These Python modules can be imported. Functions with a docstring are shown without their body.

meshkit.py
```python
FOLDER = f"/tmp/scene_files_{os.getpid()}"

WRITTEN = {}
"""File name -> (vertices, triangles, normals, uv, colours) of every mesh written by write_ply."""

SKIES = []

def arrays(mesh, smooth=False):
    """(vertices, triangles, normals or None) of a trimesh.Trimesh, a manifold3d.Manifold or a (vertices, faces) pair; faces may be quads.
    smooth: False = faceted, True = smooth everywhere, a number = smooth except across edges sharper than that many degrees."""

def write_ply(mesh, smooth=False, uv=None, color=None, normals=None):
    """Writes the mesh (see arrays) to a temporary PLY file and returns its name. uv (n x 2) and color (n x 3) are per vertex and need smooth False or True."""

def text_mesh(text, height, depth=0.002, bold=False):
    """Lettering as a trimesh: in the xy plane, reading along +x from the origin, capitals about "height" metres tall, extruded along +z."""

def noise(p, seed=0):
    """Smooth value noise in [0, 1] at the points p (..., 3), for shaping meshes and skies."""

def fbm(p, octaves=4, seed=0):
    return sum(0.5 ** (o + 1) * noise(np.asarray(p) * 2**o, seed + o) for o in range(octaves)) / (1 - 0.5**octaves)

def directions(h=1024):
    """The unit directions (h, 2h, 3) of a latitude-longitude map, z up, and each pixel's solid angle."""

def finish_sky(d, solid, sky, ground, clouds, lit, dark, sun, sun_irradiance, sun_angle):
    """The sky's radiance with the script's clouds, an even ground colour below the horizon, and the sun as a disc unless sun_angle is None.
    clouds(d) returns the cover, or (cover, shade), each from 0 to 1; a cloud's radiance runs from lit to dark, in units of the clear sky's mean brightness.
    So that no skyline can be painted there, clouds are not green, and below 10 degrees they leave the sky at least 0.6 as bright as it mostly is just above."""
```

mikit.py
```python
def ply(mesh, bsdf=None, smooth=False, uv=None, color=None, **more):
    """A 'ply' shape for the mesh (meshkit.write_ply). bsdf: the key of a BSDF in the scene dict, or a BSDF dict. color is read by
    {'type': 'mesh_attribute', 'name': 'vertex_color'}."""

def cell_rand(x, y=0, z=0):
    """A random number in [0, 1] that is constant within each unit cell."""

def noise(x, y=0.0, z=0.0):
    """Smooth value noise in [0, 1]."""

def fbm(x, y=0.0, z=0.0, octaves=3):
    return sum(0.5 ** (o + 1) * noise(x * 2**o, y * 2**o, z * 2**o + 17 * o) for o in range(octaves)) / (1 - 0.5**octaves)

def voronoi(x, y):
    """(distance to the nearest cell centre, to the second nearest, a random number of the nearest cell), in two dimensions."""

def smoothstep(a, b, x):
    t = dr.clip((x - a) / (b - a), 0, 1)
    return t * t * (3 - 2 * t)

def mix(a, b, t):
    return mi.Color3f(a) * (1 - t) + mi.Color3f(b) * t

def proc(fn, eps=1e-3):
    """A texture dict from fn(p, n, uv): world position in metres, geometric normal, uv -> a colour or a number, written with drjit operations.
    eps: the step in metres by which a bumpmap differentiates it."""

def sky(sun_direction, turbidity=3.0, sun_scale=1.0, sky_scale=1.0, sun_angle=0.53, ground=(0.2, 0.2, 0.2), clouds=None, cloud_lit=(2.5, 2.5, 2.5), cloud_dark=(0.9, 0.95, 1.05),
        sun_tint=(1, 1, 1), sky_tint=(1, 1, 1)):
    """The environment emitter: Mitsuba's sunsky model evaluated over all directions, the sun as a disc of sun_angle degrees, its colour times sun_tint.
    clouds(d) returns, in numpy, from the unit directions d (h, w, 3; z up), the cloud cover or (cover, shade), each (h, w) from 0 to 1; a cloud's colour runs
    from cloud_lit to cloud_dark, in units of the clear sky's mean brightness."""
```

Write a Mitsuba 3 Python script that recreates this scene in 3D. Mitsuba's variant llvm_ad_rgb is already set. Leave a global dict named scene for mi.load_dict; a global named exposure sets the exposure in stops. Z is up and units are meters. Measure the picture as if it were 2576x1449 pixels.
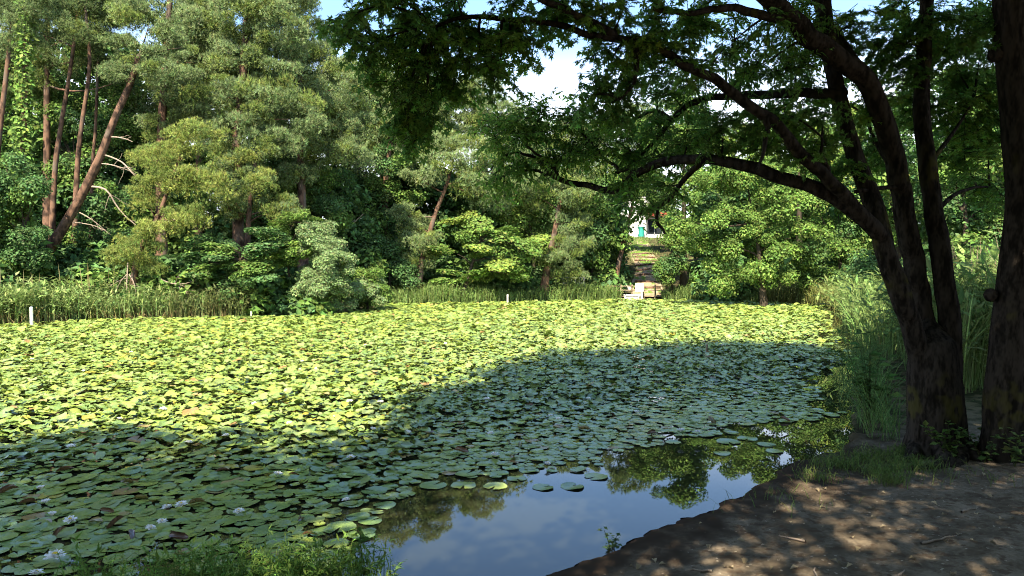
import math, random
import numpy as np
import trimesh, shapely
import drjit as dr
import mitsuba as mi
import mikit, meshkit
from mikit import proc, noise, fbm, smoothstep, mix, cell_rand, voronoi

# ------------------------------------------------------------------ camera, sky, exposure
scene, labels = {}, {}
ST = mi.ScalarTransform4f
EYE = np.array([0.0, 0.0, 2.4])
FOCAL = 1839.0                      # of a 2576 x 1449 frame
PITCH = math.radians(2.0)
FWD = np.array([0, math.cos(PITCH), -math.sin(PITCH)])
UPV = np.array([0, math.sin(PITCH), math.cos(PITCH)])
scene['camera'] = {'type': 'perspective', 'fov': 70.0, 'fov_axis': 'x', 'near_clip': 0.05, 'far_clip': 2000.0,
                   'to_world': ST().look_at(origin=EYE.tolist(), target=(EYE + FWD).tolist(), up=[0, 0, 1])}
SUN = (-0.17, -0.63, 0.76)


def sst(a, b, x):
    t = np.clip((x - a) / (b - a), 0, 1)
    return t * t * (3 - 2 * t)


scene['sky'] = mikit.sky(SUN, turbidity=4.0, sun_scale=1.0, sky_scale=0.95, sun_angle=0.53, ground=(0.06, 0.08, 0.04),
                         clouds=lambda d: 0.8 * sst(0.30, 0.16, d[..., 2]) + 0.02 + 0.03 * np.clip(meshkit.fbm(d * [3.0, 3.0, 7.0] + 4, 4, 2) * 2 - 0.75, 0, 1), cloud_lit=(2.4, 2.5, 2.6), sky_tint=(0.96, 1.0, 1.05), sun_tint=(0.93, 1.0, 1.03))
exposure = 3.65

R = np.random.default_rng(7)


def at(px, py, Y):
    """World point seen at (px, py) of the 2576 x 1449 frame at depth Y (metres along +y)."""
    d = FWD * FOCAL + np.array([1, 0, 0]) * (px - 1288.0) + UPV * (724.5 - py)
    return EYE + d * (Y / d[1])


def on_water(px, py, z=0.0):
    d = FWD * FOCAL + np.array([1, 0, 0]) * (px - 1288.0) + UPV * (724.5 - py)
    return EYE + d * ((z - EYE[2]) / d[2])


# ------------------------------------------------------------------ helpers
def numbered(name):
    if name not in USED:
        USED[name] = 0
        return name
    USED[name] += 1
    return f'{name}_{USED[name]:03d}'


USED = {}


def thing(name, label, cat, group=None, kind=None):
    k = numbered(name)
    labels[k] = {'label': label, 'category': cat}
    if group:
        labels[k]['group'] = group
    if kind:
        labels[k]['kind'] = kind
    return k


def part(parent, name, shape, label=None, kind=None):
    k = numbered(parent + '__' + name)
    scene[k] = shape
    if label or kind:
        labels[k] = {}
        if label: labels[k]['label'] = label
        if kind: labels[k]['kind'] = kind
    return k


def tup(m):
    return trimesh.Trimesh(m[0], m[1], process=False)


def join(ms):
    v, f, o = [], [], 0
    for a, b in ms:
        v.append(a); f.append(np.asarray(b) + o); o += len(a)
    return np.vstack(v), np.vstack(f)


def smooth_path(pts, n):
    pts = np.asarray(pts, float)
    from scipy.interpolate import PchipInterpolator
    s = np.r_[0, np.cumsum(np.linalg.norm(np.diff(pts[:, :3], axis=0), axis=1) + 1e-6)]
    return PchipInterpolator(s, pts)(np.linspace(0, s[-1], n))


def tube(pts, radii, sides=8, rough=0.0, freq=3.0, seed=0, cap=True):
    """Tapered tube along a path, as (vertices, triangles)."""
    p, r = np.asarray(pts, float), np.asarray(radii, float)
    n = len(p)
    t = np.gradient(p, axis=0); t /= np.linalg.norm(t, axis=1, keepdims=True) + 1e-12
    a = np.cross(t[0], [0.3, 0.9, 0.2]); a /= np.linalg.norm(a)
    fr = []
    for i in range(n):
        a = a - t[i] * (a @ t[i]); a /= np.linalg.norm(a) + 1e-12
        fr.append(a)
    A = np.array(fr); B = np.cross(t, A)
    ang = np.arange(sides) * 2 * np.pi / sides
    dirs = np.cos(ang)[None, :, None] * A[:, None] + np.sin(ang)[None, :, None] * B[:, None]
    rr = np.broadcast_to(r[:, None], (n, sides)).copy()
    if rough:
        q = p[:, None] + dirs * r[:, None, None]
        s = np.array([freq * 1.0, freq * 1.0, freq * 0.45])
        rr *= 1 + rough * 2 * (meshkit.fbm(q * s, 3, seed) - 0.5)
    v = (p[:, None] + dirs * rr[..., None]).reshape(-1, 3)
    i, j = np.meshgrid(np.arange(n - 1), np.arange(sides), indexing='ij')
    k = (j + 1) % sides
    f = np.concatenate([np.stack([i * sides + j, i * sides + k, (i + 1) * sides + k], -1).reshape(-1, 3),
                        np.stack([i * sides + j, (i + 1) * sides + k, (i + 1) * sides + j], -1).reshape(-1, 3)])
    if cap:
        v = np.vstack([v, p[-1] + t[-1] * r[-1] * 0.5])
        e = (n - 1) * sides
        f = np.vstack([f, np.stack([e + np.arange(sides), e + (np.arange(sides) + 1) % sides, np.full(sides, len(v) - 1)], 1)])
    return v, f


def box(cx, cy, cz, sx, sy, sz, bevel=0.0):
    m = trimesh.creation.box((sx, sy, sz))
    if bevel:
        import manifold3d as mf
        h = np.array([sx, sy, sz]) / 2 - bevel
        pts = [np.array([a, b, c]) * h for a in (-1, 1) for b in (-1, 1) for c in (-1, 1)]
        allp = []
        for q in pts:
            for k in range(3):
                o = q.copy(); o[k] += np.sign(q[k]) * bevel; allp.append(o)
        m = trimesh.convex.convex_hull(np.array(allp))
    m.apply_translation((cx, cy, cz))
    return np.array(m.vertices), np.array(m.faces)


def unit(v):
    v = np.asarray(v, float)
    return v / (np.linalg.norm(v, axis=-1, keepdims=True) + 1e-12)


def frames(nrm, rng):
    """Random frames (k,3,3: columns x, y, n) around the normals."""
    n = unit(nrm)
    a = unit(np.cross(n, unit(rng.normal(size=n.shape))))
    return np.stack([a, np.cross(n, a), n], -1)


def place(shape_v, shape_f, pos, M, scale):
    """Many copies of a small shape: pos (k,3), M (k,3,3), scale (k,) or (k,3)."""
    scale = np.asarray(scale, float)
    if scale.ndim == 1:
        scale = scale[:, None]
    v = np.einsum('kij,knj->kni', M, shape_v[None] * scale[:, None, :]) + pos[:, None]
    f = shape_f[None] + (np.arange(len(pos)) * len(shape_v))[:, None, None]
    return v.reshape(-1, 3), f.reshape(-1, 3)


# leaf shapes: x across, y along, z normal; unit length
LEAF = (np.array([[0, 0, 0], [0.36, 0.45, 0.10], [0, 1, -0.08], [-0.36, 0.45, 0.10]], float), np.array([[0, 1, 2], [0, 2, 3]]))
LANCE = (np.array([[0, 0, 0], [0.13, 0.35, 0.04], [0, 0.4, 0], [-0.13, 0.35, 0.04], [0, 1, -0.12]], float),
         np.array([[0, 1, 2], [0, 2, 3], [1, 4, 2], [2, 4, 3]]))


def star_leaf():
    v = [[0, 0.30, 0]]
    tips = [(-0.50, 0.16), (-0.52, 0.72), (0, 1.08), (0.52, 0.72), (0.50, 0.16)]
    notch = [(-0.16, 0.02), (-0.22, 0.38), (-0.15, 0.58), (0.15, 0.58), (0.22, 0.38), (0.16, 0.02)]
    for i in range(5):
        v.append([*notch[i], 0.02]); v.append([*tips[i], -0.10])
    v.append([*notch[5], 0.02])
    f = [[0, i + 1, i] for i in range(1, 11)]
    return np.array(v, float), np.array(f)


STAR = star_leaf()
NEEDLE = (np.array([[-0.06, 0, 0], [0.06, 0, 0], [0, 1, 0]], float), np.array([[0, 1, 2]]))


def tint(n_each, n, base, var, rng, tips=None):
    """Per-copy colours: base albedo scaled per leaf, hue shifted a little."""
    k = np.exp(rng.normal(0, var, (n, 1))) * np.exp(rng.normal(0, var * 0.4, (n, 3)))
    c = np.clip(np.asarray(base)[None] * k, 0.005, 0.8)
    return np.repeat(c, n_each, axis=0)


# ------------------------------------------------------------------ materials
def vcol():
    return {'type': 'mesh_attribute', 'name': 'vertex_color'}


scene['leaf_material'] = {'type': 'principledthin', 'base_color': vcol(), 'roughness': 0.5, 'diff_trans': 0.5, 'spec_trans': 0.0, 'eta': 1.4}
scene['thin_leaf_material'] = {'type': 'principledthin', 'base_color': vcol(), 'roughness': 0.5, 'diff_trans': 1.15, 'spec_trans': 0.0, 'eta': 1.4}
scene['needle_material'] = {'type': 'principledthin', 'base_color': vcol(), 'roughness': 0.5, 'diff_trans': 0.3, 'spec_trans': 0.0, 'eta': 1.4}
scene['grass_material'] = {'type': 'principledthin', 'base_color': vcol(), 'roughness': 0.45, 'diff_trans': 0.6, 'spec_trans': 0.0, 'eta': 1.4}
scene['pad_material'] = {'type': 'twosided', 'bsdf': {'type': 'principled', 'base_color': vcol(), 'roughness': 0.25, 'specular': 0.5}}
scene['petal_material'] = {'type': 'twosided', 'bsdf': {'type': 'diffuse', 'reflectance': vcol()}}
scene['water_material'] = {'type': 'plastic', 'diffuse_reflectance': {'type': 'rgb', 'value': [0.014, 0.015, 0.008]}, 'int_ior': 1.5, 'ext_ior': 1.0}


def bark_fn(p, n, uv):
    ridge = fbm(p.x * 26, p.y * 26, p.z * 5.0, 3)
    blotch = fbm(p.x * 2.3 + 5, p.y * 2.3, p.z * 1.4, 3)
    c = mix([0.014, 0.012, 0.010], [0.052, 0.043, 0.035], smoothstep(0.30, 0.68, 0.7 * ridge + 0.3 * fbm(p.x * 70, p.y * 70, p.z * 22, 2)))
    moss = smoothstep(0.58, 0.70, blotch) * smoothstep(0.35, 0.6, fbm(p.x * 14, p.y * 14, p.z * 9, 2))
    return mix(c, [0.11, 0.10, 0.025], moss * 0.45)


def bark_bump(p, n, uv):
    return fbm(p.x * 26, p.y * 26, p.z * 5.0, 3) * 0.045 + fbm(p.x * 60, p.y * 60, p.z * 30, 2) * 0.006


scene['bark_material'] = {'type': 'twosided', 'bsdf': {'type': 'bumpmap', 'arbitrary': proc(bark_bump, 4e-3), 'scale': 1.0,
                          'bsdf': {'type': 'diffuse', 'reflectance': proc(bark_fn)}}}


def pine_bark_fn(p, n, uv):
    plate = fbm(p.x * 7, p.y * 7, p.z * 3.0, 3)
    c = mix([0.050, 0.033, 0.026], [0.165, 0.098, 0.068], smoothstep(0.3, 0.65, plate))
    return mix(c, [0.13, 0.10, 0.08], smoothstep(0.55, 0.7, fbm(p.x * 3, p.y * 3, p.z * 1.1 + 9, 2)))


scene['pine_bark_material'] = {'type': 'diffuse', 'reflectance': proc(pine_bark_fn)}
scene['dead_wood_material'] = {'type': 'diffuse', 'reflectance': {'type': 'rgb', 'value': [0.30, 0.24, 0.19]}}
scene['twig_material'] = {'type': 'diffuse', 'reflectance': {'type': 'rgb', 'value': [0.06, 0.048, 0.036]}}


def ground_fn(p, n, uv):
    big = fbm(p.x * 0.9, p.y * 0.9, 0, 3)
    mid = fbm(p.x * 6, p.y * 6, 3, 3)
    fine = fbm(p.x * 45, p.y * 45, 5, 3)
    earth = mix([0.098, 0.077, 0.054], [0.225, 0.180, 0.130], smoothstep(0.3, 0.7, 0.35 * big + 0.4 * mid + 0.25 * fine))
    d, d2, w = voronoi(p.x * 22, p.y * 22)
    grit = smoothstep(0.24, 0.18, d) * smoothstep(0.93, 0.96, w)
    earth = mix(earth, [0.36, 0.30, 0.23], grit)
    earth = mix(earth, [0.07, 0.045, 0.03], smoothstep(0.60, 0.70, fbm(p.x * 17 + 3, p.y * 17, 1, 3)) * 0.6)
    wet = smoothstep(0.10, 0.05, p.z + 0.03 * (mid - 0.5))
    earth = mix(earth, [0.05, 0.036, 0.026], wet)
    litter = mix([0.035, 0.040, 0.018], [0.10, 0.085, 0.045], smoothstep(0.35, 0.65, mid))
    return mix(earth, litter, smoothstep(9.5, 12.0, p.y + 1.5 * big))


def ground_bump(p, n, uv):
    return fbm(p.x * 7, p.y * 7, 1, 3) * 0.035 + fbm(p.x * 40, p.y * 40, 2, 3) * 0.012


scene['ground_material'] = {'type': 'bumpmap', 'arbitrary': proc(ground_bump, 4e-3), 'scale': 1.0,
                            'bsdf': {'type': 'diffuse', 'reflectance': proc(ground_fn)}}


def path_fn(p, n, uv):
    m = fbm(p.x * 2.2, p.y * 1.2, 4, 3)
    c = mix([0.19, 0.145, 0.095], [0.34, 0.27, 0.18], fbm(p.x * 7, p.y * 5, 0, 2))
    return mix(c, [0.12, 0.19, 0.04], smoothstep(0.44, 0.56, m + 0.012 * (p.y - 62)))


scene['path_material'] = {'type': 'diffuse', 'reflectance': proc(path_fn)}


def flat(name, rgb, rough=0.6):
    scene[name] = {'type': 'twosided', 'bsdf': {'type': 'principled', 'base_color': {'type': 'rgb', 'value': list(rgb)}, 'roughness': rough, 'specular': 0.4}}


def weathered(name, a, b, s):
    scene[name] = {'type': 'twosided', 'bsdf': {'type': 'diffuse', 'reflectance': proc(lambda p, n, uv: mix(a, b, smoothstep(0.3, 0.7, fbm(p.x * s, p.y * s, p.z * s * 0.6, 3))))}}


weathered('white_paint', [0.62, 0.61, 0.57], [0.80, 0.80, 0.78], 5.0)
weathered('plank_material', [0.17, 0.13, 0.085], [0.32, 0.26, 0.18], 4.0)
weathered('rock_material', [0.30, 0.28, 0.26], [0.55, 0.52, 0.48], 4.0)
flat('teal_plastic', [0.03, 0.30, 0.25]); flat('red_tile', [0.45, 0.06, 0.05]); flat('grey_metal', [0.35, 0.36, 0.37], 0.4)
flat('dark_glass', [0.02, 0.025, 0.03], 0.1)

# ------------------------------------------------------------------ ground and water
SHORE = [(-24, 5.6), (-10, 5.0), (-5, 4.9), (-3, 5.05), (-1.9, 5.25), (-1.0, 5.3), (-0.3, 5.2), (0.28, 5.55), (0.8, 5.98), (1.5, 6.68), (2.33, 7.46), (2.88, 7.97),
         (3.35, 8.66), (4.0, 9.0), (4.6, 9.8), (5.6, 12), (7.2, 15.5), (8.8, 18.4), (10.8, 23), (13.5, 30), (17.0, 37.6), (16.3, 41.5), (14.4, 43.3), (10.4, 46.3),
         (6.9, 46.5), (0.3, 43.3), (-3.2, 42), (-7, 41.5), (-7.4, 35.3), (-10.5, 34), (-11.8, 31.5), (-16.3, 30.4), (-19.3, 27.6), (-24, 25), (-27, 19), (-27, 11)]
POND = shapely.Polygon(SHORE)
_sm = POND.buffer(0.35).buffer(-0.7).buffer(0.35)
POND = _sm if _sm.geom_type == 'Polygon' else POND
shapely.prepare(POND)


def shore_distance(x, y):
    """Positive outside the pond."""
    pts = shapely.points(np.asarray(x, float), np.asarray(y, float))
    d = shapely.distance(pts, POND.exterior)
    return np.where(shapely.contains(POND, pts), -d, d)


def ground_z(x, y):
    x, y = np.broadcast_arrays(np.asarray(x, float), np.asarray(y, float))
    p3 = np.stack([x, y, x * 0], -1)
    d = shore_distance(x, y) + (0.24 * (meshkit.fbm(p3 * 2.6, 3, 3) - 0.5) + 0.10 * (meshkit.fbm(p3 * 11, 2, 4) - 0.5)) * (np.abs(y - 7) < 6)
    far = sst(10.5, 16, y)
    near = 0.05 * sst(-0.02, 0.10, d) + 0.055 * np.clip(d, 0, 2) + 0.10 * np.clip(d - 2, 0, 4) + 0.05 * (meshkit.fbm(p3 * 1.1, 3, 5) - 0.5) * sst(0, 0.8, d) + 0.03 * (meshkit.fbm(p3 * 5, 3, 6) - 0.5) * sst(0, 0.4, d)
    near = np.minimum(near, 0.75)
    e = np.clip(d - 3.0, 0, None)
    hill = 0.12 * np.clip(d, 0, 3) + 8.0 * (1 - np.exp(-0.205 * e / 8.0 * 1.25)) + 0.5 * (meshkit.fbm(p3 * 0.25, 3, 9) - 0.5) * sst(2, 8, d)
    z = near * (1 - far) + hill * far
    return np.where(d > 0, z, np.maximum(-0.7, d * 0.5 - 0.05))


def axis(pieces):
    out = []
    for a, b, s in pieces:
        out.append(np.arange(a, b, s))
    return np.concatenate(out + [[pieces[-1][1]]])


gx = axis([(-300, -60, 20), (-60, -30, 2.0), (-30, -4, 0.8), (-4, 9, 0.06), (9, 30, 0.8), (30, 60, 2.0), (60, 300, 20)])
gy = axis([(-200, -20, 20), (-20, 0, 1.0), (0, 3, 0.4), (3, 12, 0.06), (12, 52, 0.8), (52, 90, 2.0), (90, 400, 20)])
GX, GY = np.meshgrid(gx, gy)
GZ = ground_z(GX, GY)
nx_, ny_ = len(gx), len(gy)
ii, jj = np.meshgrid(np.arange(ny_ - 1), np.arange(nx_ - 1), indexing='ij')
a_ = (ii * nx_ + jj).ravel()
gf = np.concatenate([np.stack([a_, a_ + 1, a_ + nx_ + 1], 1), np.stack([a_, a_ + nx_ + 1, a_ + nx_], 1)])
scene['ground'] = mikit.ply((np.stack([GX, GY, GZ], -1).reshape(-1, 3), gf), 'ground_material', smooth=True)
labels['ground'] = {'label': 'bare brown earth of the bank and the wooded hillside', 'kind': 'structure'}

wp = POND.buffer(0.6)
wv, wf = trimesh.creation.triangulate_polygon(wp, engine='earcut')
scene['water'] = mikit.ply((np.c_[wv, np.zeros(len(wv))], wf), 'water_material')
labels['water'] = {'label': 'still pond water mirroring the blue sky and trees', 'kind': 'structure'}

# the path up the far hillside
ts = np.linspace(0, 1, 40)
cx_ = 8.7 + (13.0 - 8.7) * ts + 0.35 * np.sin(ts * 5)
cy_ = 47.5 + 27.5 * ts
pv = []
for w in np.linspace(-1, 1, 7):
    x = cx_ + w * (1.0 + 0.15 * np.sin(ts * 17 + w)); pv.append(np.stack([x, cy_, ground_z(x, cy_) + 0.06 - 0.05 * w * w], 1))
pv = np.stack(pv, 1).reshape(-1, 3)
ii, jj = np.meshgrid(np.arange(39), np.arange(6), indexing='ij'); a_ = (ii * 7 + jj).ravel()
scene['path'] = mikit.ply((pv, np.concatenate([np.stack([a_, a_ + 1, a_ + 8], 1), np.stack([a_, a_ + 8, a_ + 7], 1)])), 'path_material', smooth=True)
labels['path'] = {'label': 'earth path climbing the far hillside to the white hut', 'kind': 'structure'}
steps_y = np.linspace(0.10, 0.55, 8)
step_thing = thing('log_steps', 'log steps set into the earth path on the far hillside', 'steps')
for s in steps_y:
    x0, y0 = np.interp(s, ts, cx_), np.interp(s, ts, cy_)
    xs = np.linspace(x0 - 0.9, x0 + 0.9, 6)
    pts = np.stack([xs, np.full(6, y0) + R.normal(0, 0.03, 6), ground_z(xs, np.full(6, y0)) + 0.10], 1)
    part(step_thing, 'log', mikit.ply(tube(pts, np.full(6, 0.065), 7), 'pine_bark_material', smooth=40))

# ------------------------------------------------------------------ foliage groups
GROUPS = {}


def group(name, mesh, bsdf, color, smooth=False):
    scene[name] = {'type': 'shapegroup', 'piece': mikit.ply(mesh, bsdf, smooth=smooth, color=color)}
    GROUPS[name] = True


def leaf_clump(seed, n, size, base, var=0.22, flat_=0.75, shape=LEAF, up=0.8):
    """A ball of leaves of radius 1, most of them near its surface and on its upper side."""
    g = np.random.default_rng(seed)
    d = unit(g.normal(size=(n, 3)) + [0, 0, 0.25])
    r = g.uniform(0.35, 1, n) ** 0.5 * (0.72 + 0.5 * meshkit.noise(d * 2.2 + seed, seed))
    pos = d * r[:, None] * [1, 1, flat_]
    M = frames(d * 0.6 + [0, 0, up] + g.normal(0, 0.45, (n, 3)), g)
    v, f = place(shape[0] - [0, 0.5, 0], shape[1], pos, M, size * g.uniform(0.7, 1.3, n))
    return (v, f), tint(len(shape[0]), n, base, var, g)


def pine_bough(seed, n, base, var=0.2, ln=0.21):
    """A lumpy cloud of needle tufts of radius 1: a few domes side by side."""
    g = np.random.default_rng(seed)
    dome = np.stack([g.uniform(-0.62, 0.62, 7), g.uniform(-0.62, 0.62, 7), g.uniform(-0.12, 0.12, 7)], 1)
    dr_ = g.uniform(0.30, 0.48, 7)
    k = g.integers(7, size=n)
    d = unit(g.normal(size=(n, 3)) * [1, 1, 0.9] + [0, 0, 0.55])
    pos = dome[k] + d * (dr_[k] * g.uniform(0.6, 1.0, n) ** 0.5)[:, None] * [1, 1, 0.8]
    m = 7
    ax = unit(d + [0, 0, 0.5] + g.normal(0, 0.25, (n, 3)))
    dirs = unit(np.repeat(ax, m, 0) * 0.8 + g.normal(0, 0.5, (n * m, 3)))
    side = unit(np.cross(dirs, unit(g.normal(size=dirs.shape))))
    M = np.stack([side, dirs, np.cross(side, dirs)], -1)
    v, f = place(NEEDLE[0] * [1.25, 1, 1], NEEDLE[1], np.repeat(pos, m, 0), M, ln * g.uniform(0.7, 1.2, n * m))
    c = np.repeat(tint(1, n, base, var, g), m * 3, 0)
    return (v, f), c


PINE = {'gold': (0.235, 0.275, 0.075), 'pale': (0.185, 0.245, 0.105), 'olive': (0.165, 0.215, 0.060), 'dark': (0.150, 0.205, 0.085)}
for nm, c in PINE.items():
    for i in range(3):
        m, col = pine_bough(100 + i, 158, c)
        group(f'pine_bough_{nm}_{i}', m, 'needle_material', col)
BROAD = {'light': (0.155, 0.245, 0.060), 'mid': (0.120, 0.195, 0.050), 'deep': (0.090, 0.165, 0.060), 'grey': (0.205, 0.285, 0.125), 'yellow': (0.180, 0.245, 0.055)}
for nm, c in BROAD.items():
    for i in range(2):
        m, col = leaf_clump(200 + i, 470, 0.19, c, up=0.55, var=0.26)
        group(f'leaf_clump_{nm}_{i}', m, 'leaf_material', col)
        m, col = leaf_clump(210 + i, 180, 0.31, c, up=0.55)
        group(f'wood_clump_{nm}_{i}', m, 'leaf_material', col)
    m, col = leaf_clump(230, 330, 0.22, c, flat_=0.28, up=1.6, var=0.26)
    group(f'leaf_layer_{nm}_0', m, 'leaf_material', col)

TREE_N = [0]


def instance(key, grp, pos, M, scale):
    scale = np.broadcast_to(np.asarray(scale, float), (3,))
    m = np.eye(4); m[:3, :3] = M * scale[None, :]; m[:3, 3] = pos
    scene[key] = {'type': 'instance', 'group': {'type': 'ref', 'id': grp}, 'to_world': ST(m)}


def rotz(a, tilt=0.0, tdir=0.0):
    c, s = math.cos(a), math.sin(a)
    Rz = np.array([[c, -s, 0], [s, c, 0], [0, 0, 1]])
    if tilt:
        k = np.array([math.cos(tdir), math.sin(tdir), 0])
        K = np.array([[0, -k[2], k[1]], [k[2], 0, -k[0]], [-k[1], k[0], 0]])
        Rz = (np.eye(3) + math.sin(tilt) * K + (1 - math.cos(tilt)) * K @ K) @ Rz
    return Rz


def fill_crown(holder, blobs, Y, kind, colors, rng, clump=None, dens=1.0, squash=None, deep=0.85, nm='crown'):
    """Leaf clumps or pine boughs through the blobs (px, py, rx, ry[, dY]) of a crown at depth Y. Returns blob centres."""
    cs, n_i = [], 0
    base = numbered(holder + '__' + nm)
    for b in blobs:
        dY = b[4] if len(b) > 4 else rng.uniform(-0.6, 0.6)
        c = at(b[0], b[1], Y + dY); s = (Y + dY) / FOCAL
        rx, rz = b[2] * s, b[3] * s
        ry = deep * 0.5 * (rx + rz)
        cs.append(c)
        rc = clump or np.clip(0.48 * min(rx, rz) + 0.15, 0.3, 0.8)
        if kind == 'pine':
            rc = clump or np.clip(0.42 * rx, 0.45, 1.0)
            n = max(4, int(dens * 2.6 * (rx * ry * rz) ** (2 / 3) * 12.6 / (math.pi * rc * rc) * 0.62))
        else:
            n = max(3, int(dens * 12.6 * (rx * ry * rz) ** (2 / 3) / (math.pi * rc * rc) * 0.62))
        for _ in range(n):
            d = unit(rng.normal(size=3) + [0, -0.15, 0.12])
            r = rng.uniform(0.45, 1.0) ** 0.6
            p = c + d * r * np.array([rx, ry, rz]) * 0.92
            col = colors[int(rng.integers(len(colors)))]
            sc = rc * rng.uniform(0.7, 1.3)
            if kind == 'pine':
                g_, M = f'pine_bough_{col}_{rng.integers(3)}', rotz(rng.uniform(0, 6.28), rng.uniform(0, 0.6), rng.uniform(0, 6.28))
                S = (sc * 0.92, sc * 0.92, sc * rng.uniform(0.95, 1.5))
            elif kind == 'layer' and rng.random() < 0.35:
                g_, M = f'leaf_clump_{col}_{rng.integers(2)}', rotz(rng.uniform(0, 6.28), rng.uniform(0, 0.5), rng.uniform(0, 6.28))
                S = (sc, sc, sc * 0.6)
            elif kind == 'layer':
                g_, M = f'leaf_layer_{col}_0', rotz(rng.uniform(0, 6.28), rng.uniform(0, 0.55), rng.uniform(0, 6.28))
                S = (sc * 1.2, sc * 1.2, sc)
            else:
                g_, M = f'leaf_clump_{col}_{rng.integers(2)}', rotz(rng.uniform(0, 6.28), rng.uniform(0, 0.4), rng.uniform(0, 6.28))
                S = (sc, sc, sc)
            n_i += 1
            instance(f'{base}__{n_i:04d}', g_, p, M, S)
    return cs


def bend(a, b, rng, n=7, sag=0.12, up=0.1):
    L = np.linalg.norm(b - a)
    t = np.linspace(0, 1, n)[:, None]
    mid = rng.normal(0, sag, 3) * L + [0, 0, up * L]
    return a * (1 - t) + b * t + mid * (4 * t * (1 - t)) * 0.6


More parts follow.
